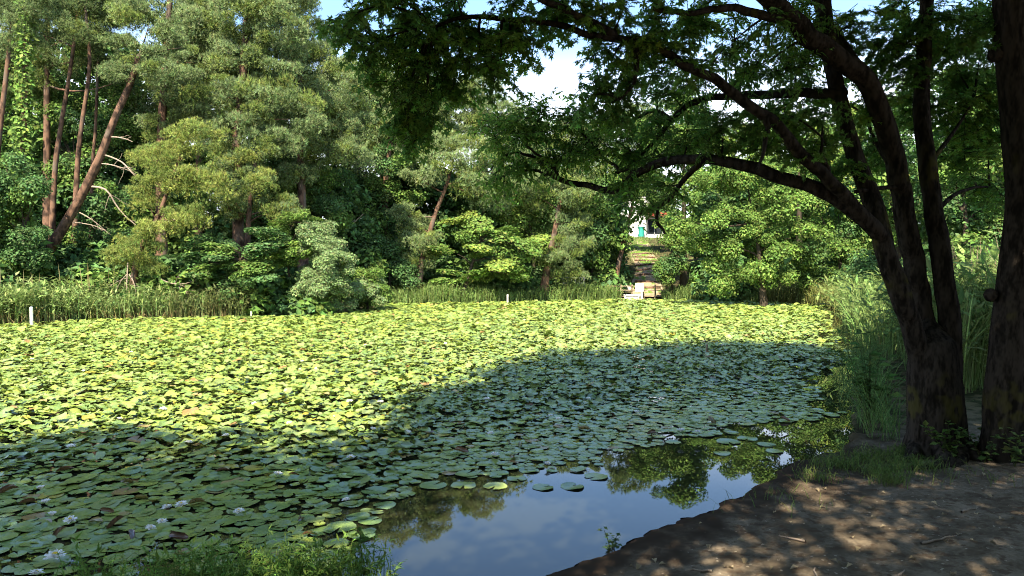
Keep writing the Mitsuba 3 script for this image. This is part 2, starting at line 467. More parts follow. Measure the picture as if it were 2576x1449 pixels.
def tree(name, label, cat, Y, trunk, blobs, kind, colors, bark='pine_bark_material', r0=0.2, group_=None, clump=None, dens=1.0, seed=0, branches=True, deep=0.85, tip=0.35):
    """trunk: list of (px, py[, dY]) from the foot up. The foot is carried down to the ground."""
    rng = np.random.default_rng(seed + 1000)
    k = thing(name, label, cat, group_)
    pts = [at(q[0], q[1], Y + (q[2] if len(q) > 2 else 0)) for q in trunk]
    foot = pts[0].copy()
    gz = float(ground_z(foot[0], foot[1]))
    if foot[2] > gz:
        lean = (pts[0] - pts[1]) / max(pts[1][2] - pts[0][2], 0.2)
        foot = foot + lean * min(foot[2] - gz, 3.0) * 0.6
        gz = float(ground_z(foot[0], foot[1]))
    foot[2] = gz - 0.15
    pts = [foot] + [p for p in pts if p[2] > gz + 0.2]
    path = smooth_path(pts, 18)
    rad = r0 * np.linspace(1, tip, 18) * (1 + 0.5 * np.exp(-np.linspace(0, 8, 18)))
    part(k, 'trunk', mikit.ply(tube(path, rad, 10, 0.12, 2.5, seed), bark, smooth=True))
    cs = fill_crown(k, blobs, Y, kind, colors, rng, clump, dens, deep=deep)
    if branches:
        for c in cs:
            low = path[path[:, 2] < c[2] + 0.2]
            a = low[-1] if len(low) else path[0]
            a = path[min(len(path) - 1, max(2, int(np.argmin(np.linalg.norm(path - (c - [0, 0, 0.4]), axis=1)))))] if rng.random() < 0.6 else a
            L = np.linalg.norm(c - a)
            q = bend(a, c, rng)
            part(k, 'branch', mikit.ply(tube(q, np.linspace(min(r0 * 0.32, 0.02 + 0.018 * L), 0.012, len(q)), 5), bark, smooth=True))
    return k, path

# ------------------------------------------------------------------ the wood on the far side: pines
tree('pine_tree', 'red pine with a leaning reddish trunk and bare dead side branches on the left shore', 'pine tree', 33,
     [(98, 672), (146, 594), (190, 520), (250, 400), (292, 290), (326, 215), (350, 140)],
     [(335, 135, 85, 45), (295, 185, 45, 25), (425, 185, 75, 38), (375, 60, 95, 45), (460, 120, 50, 30)], 'pine', ['olive', 'pale', 'dark'], r0=0.25, seed=1, tip=0.5)
LEANER = 'pine_tree'
tree('pine_tree', 'tall dense pine rising out of the frame just right of the leaning pine top', 'pine tree', 36,
     [(405, 470), (406, 330), (411, 250), (428, 0), (440, -160)],
     [(330, 15, 95, 50), (430, 10, 110, 60), (490, 110, 95, 55), (525, 50, 85, 60), (450, 235, 95, 38), (385, -70, 110, 50), (500, -90, 110, 60), (560, 170, 65, 50), (500, 290, 60, 30), (405, 320, 60, 36), (415, 400, 50, 36)],
     'pine', ['pale', 'olive', 'pale'], r0=0.28, seed=2)
tree('pine_tree', 'broad tall pine with many layered needle clouds, second from the leaning pine', 'pine tree', 35,
     [(600, 580), (595, 380), (610, 200), (630, -120)],
     [(620, 50, 95, 60), (705, 70, 85, 60), (600, 150, 85, 50), (690, 160, 95, 50), (560, 245, 90, 45), (660, 255, 95, 45), (740, 300, 85, 50), (620, 325, 85, 40), (545, 350, 70, 35), (690, 365, 85, 40), (650, -60, 120, 70), (585, 430, 75, 36), (605, 510, 60, 34)],
     'pine', ['pale', 'olive', 'pale', 'dark'], r0=0.3, seed=3)
tree('pine_tree', 'pine whose crown makes the descending skyline beside the upper left sky gap', 'pine tree', 38,
     [(760, 520), (755, 300), (770, 40)],
     [(745, 30, 70, 50), (795, 95, 55, 50), (785, 170, 80, 60), (838, 225, 80, 60), (755, 230, 85, 50), (880, 300, 75, 55), (815, 320, 80, 50), (790, 422, 38, 24), (860, 390, 70, 35), (905, 345, 40, 40), (755, 372, 65, 34), (740, 450, 60, 30)],
     'pine', ['pale', 'pale', 'olive'], r0=0.27, seed=4)
tree('pine_tree', 'distant pine partly hidden behind the hanging maple leaves', 'pine tree', 46,
     [(970, 470), (985, 330), (1000, 170)],
     [(1000, 185, 95, 50), (945, 265, 95, 45), (1045, 250, 90, 50), (920, 330, 85, 40), (1025, 325, 85, 40), (935, 200, 60, 50), (1080, 200, 60, 40)],
     'pine', ['pale', 'olive', 'pale'], r0=0.26, seed=5)
tree('pine_tree', 'distant pine with a pale pointed top standing in the middle sky gap', 'pine tree', 50,
     [(1212, 520), (1214, 400), (1216, 205)],
     [(1215, 225, 65, 35), (1150, 270, 95, 45), (1245, 280, 75, 40), (1120, 330, 85, 40), (1200, 345, 95, 40), (1290, 330, 60, 45), (1300, 390, 80, 40)],
     'pine', ['pale', 'pale', 'olive'], r0=0.27, seed=6)
tree('pine_tree', 'twin stemmed red pine leaning over the yellow green maple in mid shore', 'pine tree', 43.5,
     [(1062, 660), (1080, 590), (1098, 530), (1122, 470), (1140, 400)],
     [(1120, 425, 85, 36), (1180, 395, 90, 46), (1100, 370, 70, 32), (1205, 470, 90, 36), (1250, 500, 80, 36), (1055, 445, 42, 24), (1040, 570, 48, 26), (1072, 612, 70, 30), (1058, 655, 55, 26), (1018, 545, 32, 30), (1290, 450, 60, 40)],
     'pine', ['pale', 'pale', 'olive'], r0=0.22, seed=7)
tree('pine_tree', 'red pine with a crooked bare trunk and low needle shelf left of the hillside path', 'pine tree', 44.5,
     [(1374, 690), (1384, 640), (1394, 590), (1410, 500), (1424, 430)],
     [(1445, 490, 65, 40), (1385, 455, 65, 35), (1440, 560, 55, 36), (1435, 622, 52, 34), (1400, 660, 62, 22), (1425, 690, 55, 15), (1480, 430, 70, 45), (1350, 500, 40, 40)],
     'pine', ['pale', 'olive', 'dark'], r0=0.25, seed=8)
tree('pine_tree', 'slim red pine trunk leaning at the left edge of the hillside path', 'pine tree', 49,
     [(1549, 704), (1566, 620), (1587, 532), (1604, 430)],
     [(1605, 375, 70, 45), (1580, 310, 70, 40), (1640, 330, 60, 45)], 'pine', ['olive', 'dark'], r0=0.19, seed=9)
tree('pine_tree', 'low yellow olive pine with stepped needle clouds in front of the leaning pine', 'pine tree', 31.6,
     [(333, 735), (345, 650), (400, 540), (440, 430), (482, 335)],
     [(482, 350, 62, 42), (395, 405, 70, 38), (520, 470, 70, 32), (440, 440, 75, 36), (372, 475, 48, 26), (380, 512, 46, 22), (455, 550, 70, 30), (402, 590, 58, 24), (338, 640, 78, 42), (390, 672, 50, 22)],
     'pine', ['gold', 'gold', 'olive'], r0=0.15, seed=10, clump=0.55)
tree('pine_tree', 'dark shaded pine between the yellow olive pine and the round shrub', 'pine tree', 34.5,
     [(620, 700), (625, 560), (642, 410)],
     [(645, 465, 75, 34), (600, 425, 62, 30), (695, 520, 72, 28), (725, 545, 50, 22), (575, 520, 52, 34), (640, 380, 50, 30)], 'pine', ['olive', 'gold', 'dark'], r0=0.2, seed=11)
tree('pine_tree', 'slender dark pine trunk leaning right, first one left of the sky glimpse', 'pine tree', 37,
     [(140, 410), (150, 340), (186, 114), (204, -60)], [(140, 15, 75, 50), (105, 90, 55, 38), (170, -60, 80, 50)], 'pine', ['dark'], r0=0.16, seed=12)
tree('pine_tree', 'reddish slender pine trunk standing right of the sky glimpse', 'pine tree', 36,
     [(194, 430), (202, 344), (226, 138), (214, 0), (212, -80)], [(222, 15, 62, 42), (200, 88, 50, 28), (255, 60, 42, 36), (240, -60, 90, 50)], 'pine', ['dark', 'dark', 'olive'], r0=0.155, seed=13)
tree('pine_tree', 'dark pine trunk cut by the left edge of the picture', 'pine tree', 34,
     [(-10, 420), (2, 310), (24, 120), (42, -60)], [(30, 35, 55, 50), (15, 120, 45, 35), (60, -60, 80, 50)], 'pine', ['dark'], r0=0.19, seed=14)
tree('pine_tree', 'thin dark pine behind the leaning pine trunk', 'pine tree', 39,
     [(232, 430), (240, 330), (247, 150), (252, 20)], [(262, 120, 40, 40), (270, 30, 60, 50)], 'pine', ['dark'], r0=0.12, seed=15)
kiv, ivp = tree('pine_tree', 'pine trunk wrapped in bright green ivy at the far left', 'pine tree', 32,
     [(62, 520), (60, 380), (64, 180), (70, -60)], [(95, 20, 60, 40), (60, 80, 40, 34), (100, -80, 80, 50)], 'pine', ['dark'], r0=0.2, seed=16)
ip = smooth_path(ivp, 900)[120:]
iv_pos = ip + unit(R.normal(size=ip.shape) * [1, 1, 0.2] + [0.1, -0.35, 0]) * R.uniform(0.18, 0.42, (len(ip), 1))
m = place(LEAF[0] - [0, 0.3, 0], LEAF[1], np.repeat(iv_pos, 3, 0) + R.normal(0, 0.09, (len(ip) * 3, 3)), frames(np.repeat(iv_pos - ip, 3, 0) + [0, 0, 0.25] + R.normal(0, 0.15, (len(ip) * 3, 3)), R), R.uniform(0.13, 0.24, len(ip) * 3))
part(kiv, 'ivy', mikit.ply(m, 'leaf_material', color=tint(4, len(ip) * 3, BROAD['light'], 0.25, R)))

# dead branches of the leaning pine and bare wood below the low pine
def dead_branch(holder, pxs, Y, r, nm='dead_branch', forks=3, seed=0):
    g = np.random.default_rng(seed)
    pts = smooth_path([at(a, b, Y + g.uniform(-0.3, 0.1) * (i > 0)) for i, (a, b) in enumerate(pxs)], 9)
    r = r * 0.75
    ms = [tube(pts, np.linspace(r, r * 0.3, 9), 6, 0.15, 6, seed)]
    for _ in range(forks):
        i = int(g.integers(3, 8)); L = np.linalg.norm(pts[-1] - pts[0]) * g.uniform(0.2, 0.45)
        d = unit(unit(pts[-1] - pts[0]) + g.normal(0, 0.55, 3))
        q = pts[i] + d * np.linspace(0, L, 5)[:, None] + g.normal(0, 0.03, (5, 3)) * np.linspace(0, 1, 5)[:, None]
        ms.append(tube(q, np.linspace(r * 0.4, r * 0.15, 5), 4))
    part(holder, nm, mikit.ply(join(ms), 'dead_wood_material', smooth=True))


for i, (q, r) in enumerate([([(280, 345), (306, 347), (334, 357)], 0.05), ([(262, 390), (300, 404), (330, 432), (356, 460)], 0.06), ([(256, 412), (300, 420), (345, 440)], 0.045),
                            ([(232, 470), (268, 478), (290, 512), (342, 566)], 0.07), ([(200, 535), (236, 556), (270, 585)], 0.04), ([(186, 560), (225, 565), (265, 580)], 0.04)]):
    dead_branch(LEANER, q, 33, r, seed=i)
LOWP = [k for k in labels if labels[k]['label'].startswith('low yellow olive')][0]
for i, (q, r) in enumerate([([(322, 660), (320, 700), (318, 745)], 0.04), ([(320, 690), (300, 715), (292, 740)], 0.03), ([(324, 690), (338, 715), (342, 742)], 0.03), ([(318, 700), (290, 712), (274, 722)], 0.025)]):
    dead_branch(LOWP, q, 31.2, r, seed=20 + i, forks=4)
k = thing('fallen_branch', 'bare dead branch hanging over the left reeds', 'branch')
for i, q in enumerate([[(405, 702), (450, 715), (500, 700)], [(450, 715), (465, 735), (480, 728)], [(440, 712), (455, 732), (450, 745)]]):
    dead_branch(k, q, 31.4, 0.03, nm='limb', forks=5, seed=40 + i)
k = thing('dead_snag', 'grey dead snag leaning in the dark wood right of the round shrub', 'tree')
dead_branch(k, [(850, 600), (880, 570), (914, 538)], 41, 0.08, nm='limb', forks=1, seed=50)

# ------------------------------------------------------------------ broadleaf trees and shrubs of the far side
BK = 'twig_material'
tree('broadleaf_tree', 'dark leafy shrub thicket at the far left edge above the reeds', 'tree', 31.5, [(60, 720), (60, 600)],
     [(35, 450, 70, 60), (90, 500, 55, 55), (25, 580, 70, 60), (60, 610, 55, 50), (40, 660, 70, 36), (10, 400, 60, 40), (-40, 520, 60, 80)], 'leaf', ['deep', 'mid', 'deep'], BK, 0.12, seed=30)
tree('broadleaf_tree', 'dark broadleaf thicket under the leaning pine trunk', 'tree', 35.5, [(225, 720), (225, 600)],
     [(195, 640, 70, 55), (260, 560, 75, 60), (225, 690, 85, 35), (300, 630, 60, 50), (290, 500, 60, 50)], 'leaf', ['deep', 'deep', 'mid'], BK, 0.12, seed=31)
tree('broadleaf_tree', 'green broadleaf tree seen between the slender left trunks', 'tree', 41, [(190, 640), (190, 420)],
     [(100, 350, 80, 70), (190, 320, 65, 50), (275, 360, 75, 60), (160, 430, 95, 60), (250, 450, 85, 60), (330, 290, 55, 45), (40, 290, 60, 60), (370, 340, 60, 50), (115, 270, 60, 45), (300, 225, 55, 45), (10, 200, 60, 60), (195, 255, 45, 30), (345, 250, 45, 45), (80, 180, 40, 40)], 'leaf', ['deep', 'mid', 'deep', 'mid'], BK, 0.14, seed=32)
tree('broadleaf_tree', 'dark layered broadleaf tree overhanging the reeds right of the low pine', 'tree', 31.8, [(600, 770), (600, 660)],
     [(535, 620, 62, 48), (605, 650, 72, 55), (645, 605, 60, 38), (560, 690, 62, 38), (655, 700, 60, 52), (615, 745, 55, 32), (500, 660, 40, 40)], 'layer', ['deep', 'mid', 'mid', 'deep'], BK, 0.12, seed=33, clump=0.6)
tree('maple_tree', 'small bright maple with light green leaves left of the round shrub', 'tree', 33, [(735, 770), (720, 640)],
     [(690, 600, 52, 34), (735, 568, 42, 32), (702, 655, 42, 38), (765, 540, 38, 26), (740, 640, 42, 44)], 'layer', ['light', 'mid', 'light'], BK, 0.08, seed=34, clump=0.45)
tree('shrub', 'large round pale green shrub standing at the water edge', 'shrub', 33.2, [(815, 775), (815, 700)],
     [(812, 610, 58, 52), (842, 665, 52, 66), (800, 705, 58, 58), (850, 735, 60, 42), (788, 590, 36, 34), (770, 740, 40, 36)], 'leaf', ['grey'], BK, 0.1, seed=35, clump=0.34, dens=1.9)
tree('shrub', 'smaller rounded green shrub right of the large round shrub', 'shrub', 35.8, [(925, 775), (925, 730)],
     [(925, 715, 44, 44), (950, 740, 34, 32), (900, 745, 40, 32), (940, 690, 22, 22)], 'leaf', ['light', 'mid', 'grey'], BK, 0.08, seed=36, clump=0.36, dens=1.2)
tree('broadleaf_tree', 'mid green broadleaf tree in shade above the round shrub', 'tree', 40, [(760, 720), (750, 560)],
     [(700, 430, 75, 55), (765, 470, 80, 55), (835, 480, 70, 60), (680, 500, 60, 50), (830, 545, 60, 50), (545, 505, 60, 50), (600, 560, 60, 40)], 'leaf', ['mid', 'deep', 'mid'], BK, 0.16, seed=37)
tree('broadleaf_tree', 'dark leafy tree with pale flecks behind the dead snag', 'tree', 46, [(930, 720), (930, 560)],
     [(930, 480, 80, 60), (900, 560, 80, 60), (965, 600, 70, 60), (960, 420, 70, 50), (1000, 500, 60, 60), (900, 630, 70, 50)], 'leaf', ['mid', 'deep', 'grey'], BK, 0.16, seed=38)
tree('broadleaf_tree', 'deep green low tree in the dark hollow right of the small shrub', 'tree', 43, [(980, 740), (980, 690)],
     [(975, 655, 60, 45), (1010, 690, 60, 34), (935, 650, 45, 45)], 'leaf', ['deep'], BK, 0.12, seed=39)
tree('maple_tree', 'yellow green maple with flat layered sprays hanging over mid shore reeds', 'tree', 42.8, [(1165, 745), (1180, 690), (1210, 600)],
     [(1290, 590, 72, 30), (1320, 632, 62, 24), (1215, 605, 72, 36), (1150, 640, 72, 28), (1180, 692, 92, 18), (1290, 690, 52, 18), (1120, 702, 52, 13), (1240, 655, 72, 26), (1180, 570, 60, 30)], 'layer', ['light', 'yellow', 'mid', 'light'], BK, 0.14, seed=40, clump=0.7)
tree('broadleaf_tree', 'soft yellow green tree behind the layered maple', 'tree', 46, [(1345, 730), (1340, 600)],
     [(1350, 560, 60, 50), (1325, 515, 60, 45), (1300, 545, 50, 50), (1370, 610, 46, 46)], 'leaf', ['yellow', 'light', 'mid'], BK, 0.14, seed=41)
tree('broadleaf_tree', 'dark tree filling the shade between the crooked pine and the path', 'tree', 48, [(1490, 730), (1490, 600)],
     [(1482, 600, 60, 75), (1490, 500, 75, 60), (1500, 680, 52, 45), (1525, 560, 40, 60), (1440, 640, 50, 50), (1520, 430, 70, 60)], 'leaf', ['deep', 'mid'], BK, 0.16, seed=42)
tree('shrub', 'dark bush along the right edge of the hillside path', 'shrub', 46.5, [(1690, 745), (1690, 690)],
     [(1690, 630, 42, 52), (1705, 695, 52, 38), (1665, 690, 22, 28), (1720, 590, 50, 40)], 'leaf', ['deep', 'mid'], BK, 0.1, seed=43)
tree('broadleaf_tree', 'bright sunlit broadleaf tree with rounded leaf clusters at the right far shore', 'tree', 39, [(1920, 745), (1910, 640), (1900, 560)],
     [(1800, 480, 90, 55), (1880, 440, 85, 50), (1750, 560, 70, 46), (1850, 560, 80, 55), (1955, 520, 85, 55), (1790, 640, 80, 46), (1900, 640, 85, 55), (2000, 600, 80, 46), (1935, 695, 60, 40), (1830, 700, 60, 34)], 'leaf', ['light', 'mid', 'light', 'mid'], BK, 0.22, seed=44, clump=0.6)
tree('broadleaf_tree', 'shaded broadleaf tree right of the bright sunlit one, above pale reeds', 'tree', 40.5, [(2120, 745), (2110, 640)],
     [(2080, 645, 95, 55), (2175, 620, 85, 65), (2110, 540, 95, 60), (2045, 480, 75, 50), (2200, 530, 80, 60), (2250, 640, 80, 60), (2060, 700, 60, 34)], 'leaf', ['mid', 'deep', 'mid', 'light'], BK, 0.2, seed=45)
tree('broadleaf_tree', 'tall background tree under the right end of the sky gap', 'tree', 47, [(1720, 600), (1720, 400)],
     [(1700, 300, 95, 60), (1785, 330, 95, 60), (1650, 355, 85, 60), (1755, 400, 95, 50), (1690, 450, 70, 40), (1610, 420, 60, 50)], 'leaf', ['mid', 'light', 'mid'], BK, 0.24, seed=46)
tree('broadleaf_tree', 'tall background tree behind the fork of the big bank tree', 'tree', 46, [(2010, 620), (2010, 420)],
     [(1950, 340, 100, 65), (2050, 385, 100, 65), (2150, 420, 90, 75), (1880, 380, 80, 50), (2120, 330, 90, 60)], 'leaf', ['mid', 'yellow', 'light'], BK, 0.24, seed=47)
tree('broadleaf_tree', 'shady woodland tree seen between the two big right trunks', 'tree', 27, [(2420, 730), (2430, 560)],
     [(2330, 450, 110, 90), (2440, 400, 120, 100), (2480, 550, 100, 75), (2380, 270, 120, 100), (2500, 270, 100, 90), (2450, 640, 80, 50), (2560, 450, 80, 100), (2540, 620, 70, 70)], 'leaf', ['mid', 'deep', 'mid'], BK, 0.2, seed=48, clump=0.75)
tree('broadleaf_tree', 'dark woodland tree behind the leftmost stem of the big bank tree', 'tree', 31, [(2260, 740), (2260, 600)],
     [(2230, 350, 100, 80), (2250, 470, 100, 75), (2280, 590, 90, 60), (2200, 680, 70, 34), (2300, 690, 70, 40)], 'leaf', ['deep', 'mid'], BK, 0.2, seed=49, clump=0.75)

tree('pine_tree', 'tall pine behind the two biggest left pines, its top above the frame', 'pine tree', 41, [(500, 560), (505, 300), (515, 60), (520, -100)],
     [(470, 190, 90, 50), (540, 110, 90, 55), (450, 60, 80, 50), (560, 20, 90, 60), (520, 260, 90, 45), (500, 340, 80, 40), (400, 250, 70, 40), (520, -80, 110, 60)], 'pine', ['olive', 'dark', 'pale'], r0=0.26, seed=51)
tree('pine_tree', 'tall pine filling the crowd of crowns above the shaded broadleaf tree', 'pine tree', 43, [(690, 560), (690, 300), (700, 20)],
     [(640, 230, 90, 55), (720, 230, 90, 55), (680, 120, 80, 55), (760, 130, 70, 50), (650, 20, 90, 55), (710, 20, 80, 55), (800, 270, 80, 50), (660, 320, 90, 45), (740, 380, 80, 40), (840, 330, 70, 45)], 'pine', ['olive', 'pale', 'dark'], r0=0.26, seed=52)
tree('pine_tree', 'pine standing behind the maple leaves between the skyline pine and the distant ones', 'pine tree', 47, [(900, 520), (900, 350), (905, 200)],
     [(890, 240, 70, 50), (870, 180, 50, 40), (930, 300, 70, 45), (880, 330, 70, 45), (960, 370, 70, 45), (900, 400, 80, 40), (1000, 400, 70, 40), (1060, 350, 70, 45)], 'pine', ['olive', 'pale'], r0=0.24, seed=53)
tree('pine_tree', 'dark pine with a thick crown at the top left corner', 'pine tree', 40, [(120, 560), (118, 300), (122, 0), (125, -100)],
     [(60, 30, 80, 50), (130, 60, 80, 50), (180, 40, 60, 50), (60, 150, 60, 45), (150, 150, 60, 40), (110, -60, 120, 60), (290, 20, 60, 60), (20, 200, 50, 50), (40, 110, 80, 45), (235, 140, 50, 36), (95, 205, 60, 36), (200, 100, 60, 40), (330, 190, 50, 40)], 'pine', ['dark', 'dark', 'olive'], r0=0.24, seed=54)
tree('pine_tree', 'pine behind the low branch tips in the middle of the far shore', 'pine tree', 52, [(1330, 620), (1330, 450), (1335, 300)],
     [(1330, 330, 60, 36), (1380, 390, 70, 40), (1290, 400, 60, 40), (1340, 450, 80, 40), (1440, 350, 70, 45), (1480, 400, 60, 45), (1500, 340, 50, 34)], 'pine', ['pale', 'olive'], r0=0.24, seed=55)
tree('broadleaf_tree', 'leafy tree whose low branches hang in front of the white hut', 'tree', 62, [(1530, 640), (1545, 540), (1560, 470)],
     [(1560, 480, 60, 36), (1620, 495, 60, 28), (1680, 500, 60, 36), (1600, 440, 70, 40), (1690, 560, 30, 40), (1665, 515, 36, 16), (1658, 556, 14, 26)], 'leaf', ['mid', 'light', 'deep'], BK, 0.16, seed=56, clump=0.6)

# the wood further up the hill, one dense mass
def wood(key, label, rows, colors, seed):
    g = np.random.default_rng(seed); n = 0
    for (x0, x1, y0, y1, zlo, zhi, cnt) in rows:
        for _ in range(cnt):
            x, y = g.uniform(x0, x1), g.uniform(y0, y1)
            if abs(x - np.interp(y, cy_, cx_)) < 1.9 + (y > 74) * 3.5 and 45 < y < 82: continue
            gz = float(ground_z(x, y)); z = gz + g.uniform(zlo, zhi)
            n += 1
            s = g.uniform(0.8, 1.35)
            instance(f'{key}__{n:04d}', f'wood_clump_{colors[int(g.integers(len(colors)))]}_{g.integers(2)}', (x, y, z), rotz(g.uniform(0, 6.28), g.uniform(0, 0.4), g.uniform(0, 6.28)), s)
    labels[key] = {'label': label, 'category': 'wood', 'kind': 'stuff'}


wood('background_wood', 'dense dark wood on the hill behind the nearer trees',
     [(-38, -17, 46, 52, 4.0, 13.0, 230), (-17, -5, 50, 56, 5.0, 13.0, 150), (-36, -8, 40, 47, 0.0, 6.5, 420), (-10, 8, 49, 56, 0.0, 6.5, 340), (14, 34, 50, 58, 0, 6.5, 300), (-6, 9, 60, 75, 0, 7, 170), (17, 30, 62, 80, 0, 7, 150), (9, 18, 80, 86, 0, 6, 110), (22, 36, 28, 42, 0, 7.5, 300)], ['deep', 'deep', 'mid'], 60)
wood('undergrowth', 'low dark leafy undergrowth along the far shore',
     [(-22, -9, 32.0, 36, 0.0, 1.3, 170), (-8, 2, 44.5, 49, 0, 1.3, 115), (2, 6.6, 47.6, 50, 0, 0.8, 40), (12, 24, 44, 49, 0.0, 1.6, 130), (17.5, 25, 26, 40, 0, 1.6, 110), (-34, -21, 29, 36, 0, 1.8, 170)], ['deep', 'deep', 'mid'], 61)

# the wood that stands behind the viewer and shades the bank and the trunks
gw = np.random.default_rng(62)
for n_ in range(520):
    x, y = gw.uniform(-26, 30), gw.uniform(-15, -7.5)
    instance(f'bank_wood__{n_:04d}', f'wood_clump_deep_{n_ % 2}', (x, y, gw.uniform(0.5, 10.5)), rotz(gw.uniform(0, 6.28), gw.uniform(0, 0.4), gw.uniform(0, 6.28)), gw.uniform(1.2, 1.9))
labels['bank_wood'] = {'label': 'dark wood behind the viewer along the near bank', 'category': 'wood', 'kind': 'stuff'}

# ------------------------------------------------------------------ near foliage: twigs with leaves
def spray(seed, n, size, base, shape, var=0.2, droop=0.25):
    """A leafy twig of radius about 1, growing along +y."""
    g = np.random.default_rng(seed)
    tw = [np.stack([0.10 * np.sin(np.linspace(0, 2.5, 6) + seed), np.linspace(-0.9, 0.8, 6), -droop * np.linspace(0, 1, 6) ** 2], 1)]
    for s in range(6):
        a = tw[0][1] * (1 - s / 6) + tw[0][5] * (s / 6)
        d = unit([(-1) ** s * g.uniform(0.6, 1.0), g.uniform(0.3, 0.8), g.uniform(-0.35, 0.25)])
        L = g.uniform(0.4, 0.75)
        tw.append(a + d * np.linspace(0, L, 4)[:, None] - [0, 0, 0.2 * L] * (np.linspace(0, 1, 4) ** 2)[:, None])
    tubes = [tube(t, np.linspace(0.016, 0.006, len(t)), 3) for t in tw]
    v0, f0 = join(tubes)
    lens = np.array([np.linalg.norm(t[-1] - t[0]) for t in tw]); pick = g.choice(len(tw), n, p=lens / lens.sum())
    pos, dirs = [], []
    for k in pick:
        t = tw[k]; u = g.uniform(0.15, 1.0) * (len(t) - 1); i = min(int(u), len(t) - 2)
        pos.append(t[i] + (t[i + 1] - t[i]) * (u - i)); ax = unit(t[-1] - t[0])
        dirs.append(unit(ax * 0.5 + unit(np.cross(ax, [0, 0, 1])) * g.choice([-1, 1]) * g.uniform(0.4, 1) + [0, 0, g.uniform(-0.6, 0.1)]))
    pos, dirs = np.array(pos), np.array(dirs)
    nrm = unit(np.array([0, 0, 1.0]) + g.normal(0, 0.45, (n, 3)))
    x = unit(np.cross(dirs, nrm)); M = np.stack([x, dirs, np.cross(x, dirs)], -1)
    v1, f1 = place(shape[0] + [0, 0.15, 0], shape[1], pos, M, size * g.uniform(0.65, 1.25, n))
    col = np.vstack([np.tile([0.05, 0.04, 0.028], (len(v0), 1)), tint(len(shape[0]), n, base, var, g)])
    return join([(v0, f0), (v1, f1)]), col


NEAR = {'green': (0.165, 0.295, 0.058), 'fresh': (0.200, 0.320, 0.055), 'dim': (0.125, 0.240, 0.055)}
for nm, c in NEAR.items():
    for i in range(3):
        m, col = spray(300 + i, 44, 0.26, c, STAR)
        group(f'star_spray_{nm}_{i}', m, 'thin_leaf_material', col)
        m, col = spray(320 + i, 60, 0.34, c, LANCE, droop=0.5)
        group(f'lance_spray_{nm}_{i}', m, 'thin_leaf_material', col)
m, col = leaf_clump(340, 125, 0.20, NEAR['green'], shape=LEAF, flat_=0.5, up=1.4)
group('canopy_clump_0', m, 'thin_leaf_material', col)


def limb(holder, pxs, r0, r1, nm='limb', sides=14, n=40, rough=0.10, seed=0, store=None):
    """pxs: (px, py, Y) along the limb."""
    path = smooth_path([at(*q) for q in pxs], n)
    path[1:-1] += (meshkit.noise(np.stack([np.arange(n - 2) * 0.35, np.full(n - 2, seed * 3.1), np.zeros(n - 2)], 1))[:, None] - 0.5) * np.array([0.06, 0.06, 0.05])
    rad = np.interp(np.linspace(0, 1, n), [0, 0.6, 1], [r0, r1, 0.03]) if nm == 'stem' else np.linspace(r0, r1, n)
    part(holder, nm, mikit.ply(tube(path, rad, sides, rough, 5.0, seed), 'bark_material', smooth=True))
    if store is not None:
        store.append(path)
    return path


def leafy(holder, blobs, limbs, rng, nm='crown', per=36.0, rad=0.27):
    """Leafy twigs through the blobs (px, py, rx, ry, Y, shape, colours), each blob fed by a bough from the nearest limb."""
    base, cnt = numbered(holder + '__' + nm), 0
    allp = np.vstack(limbs)
    for (px, py, rx, ry, Y, shape, cols) in blobs:
        c = at(px, py, Y); s = Y / FOCAL
        a, b = rx * s, ry * s; dpt = 0.5 * (a + b) + 0.15
        d = np.linalg.norm(allp - c, axis=1) + 1.2 * np.clip(allp[:, 2] - c[2] - 0.6, 0, None)
        src = allp[int(np.argmin(d))]
        bough = bend(src, c, rng, 9, 0.06, 0.12)
        part(holder, 'bough', mikit.ply(tube(bough, np.linspace(0.012 + 0.007 * np.linalg.norm(c - src), 0.005, 9), 5), 'bark_material', smooth=True))
        n = max(3, int(per * 4 * a * b + 2))
        for _ in range(n):
            q = unit(rng.normal(size=3)) * rng.uniform(0, 1) ** 0.45
            p = c + q * [a, dpt, b]
            o = bough[int(rng.integers(5, 9))]
            dirv = unit((p - o) + rng.normal(0, 0.25, 3) * 0.3 + [0, 0, -0.08])
            x = unit(np.cross(dirv, [0, 0, 1])); zc = np.cross(x, dirv)
            M = np.stack([x, dirv, zc], -1)
            cnt += 1
            col = cols[int(rng.integers(len(cols)))]
            instance(f'{base}__{cnt:04d}', f'{shape}_spray_{col}_{rng.integers(3)}', p, M, rad * rng.uniform(0.8, 1.25))


def overhead(holder, clumps, rng, nm='canopy', plane=True, gaps=0.30):
    """The part of a crown above the picture: ellipsoids (x, y, z, rx, ry, rz, count)."""
    base, cnt = numbered(holder + '__' + nm), 0
    for (x, y, z, a, b, c, n) in clumps:
        for _ in range(n):
            q = unit(rng.normal(size=3)) * rng.uniform(0.2, 1) ** 0.5
            p = np.array([x, y, z]) + q * [a, b, c]
            if meshkit.noise(p * [0.65, 0.65, 0.10] + 3.3, 5) < gaps: continue
            if plane and p[1] > 0.5 and p[2] < 2.4 + 0.372 * p[1] + 0.75: continue
            cnt += 1
            instance(f'{base}__{cnt:04d}', 'canopy_clump_0', p, rotz(rng.uniform(0, 6.28), rng.uniform(0, 0.5), rng.uniform(0, 6.28)), rng.uniform(0.6, 1.05))


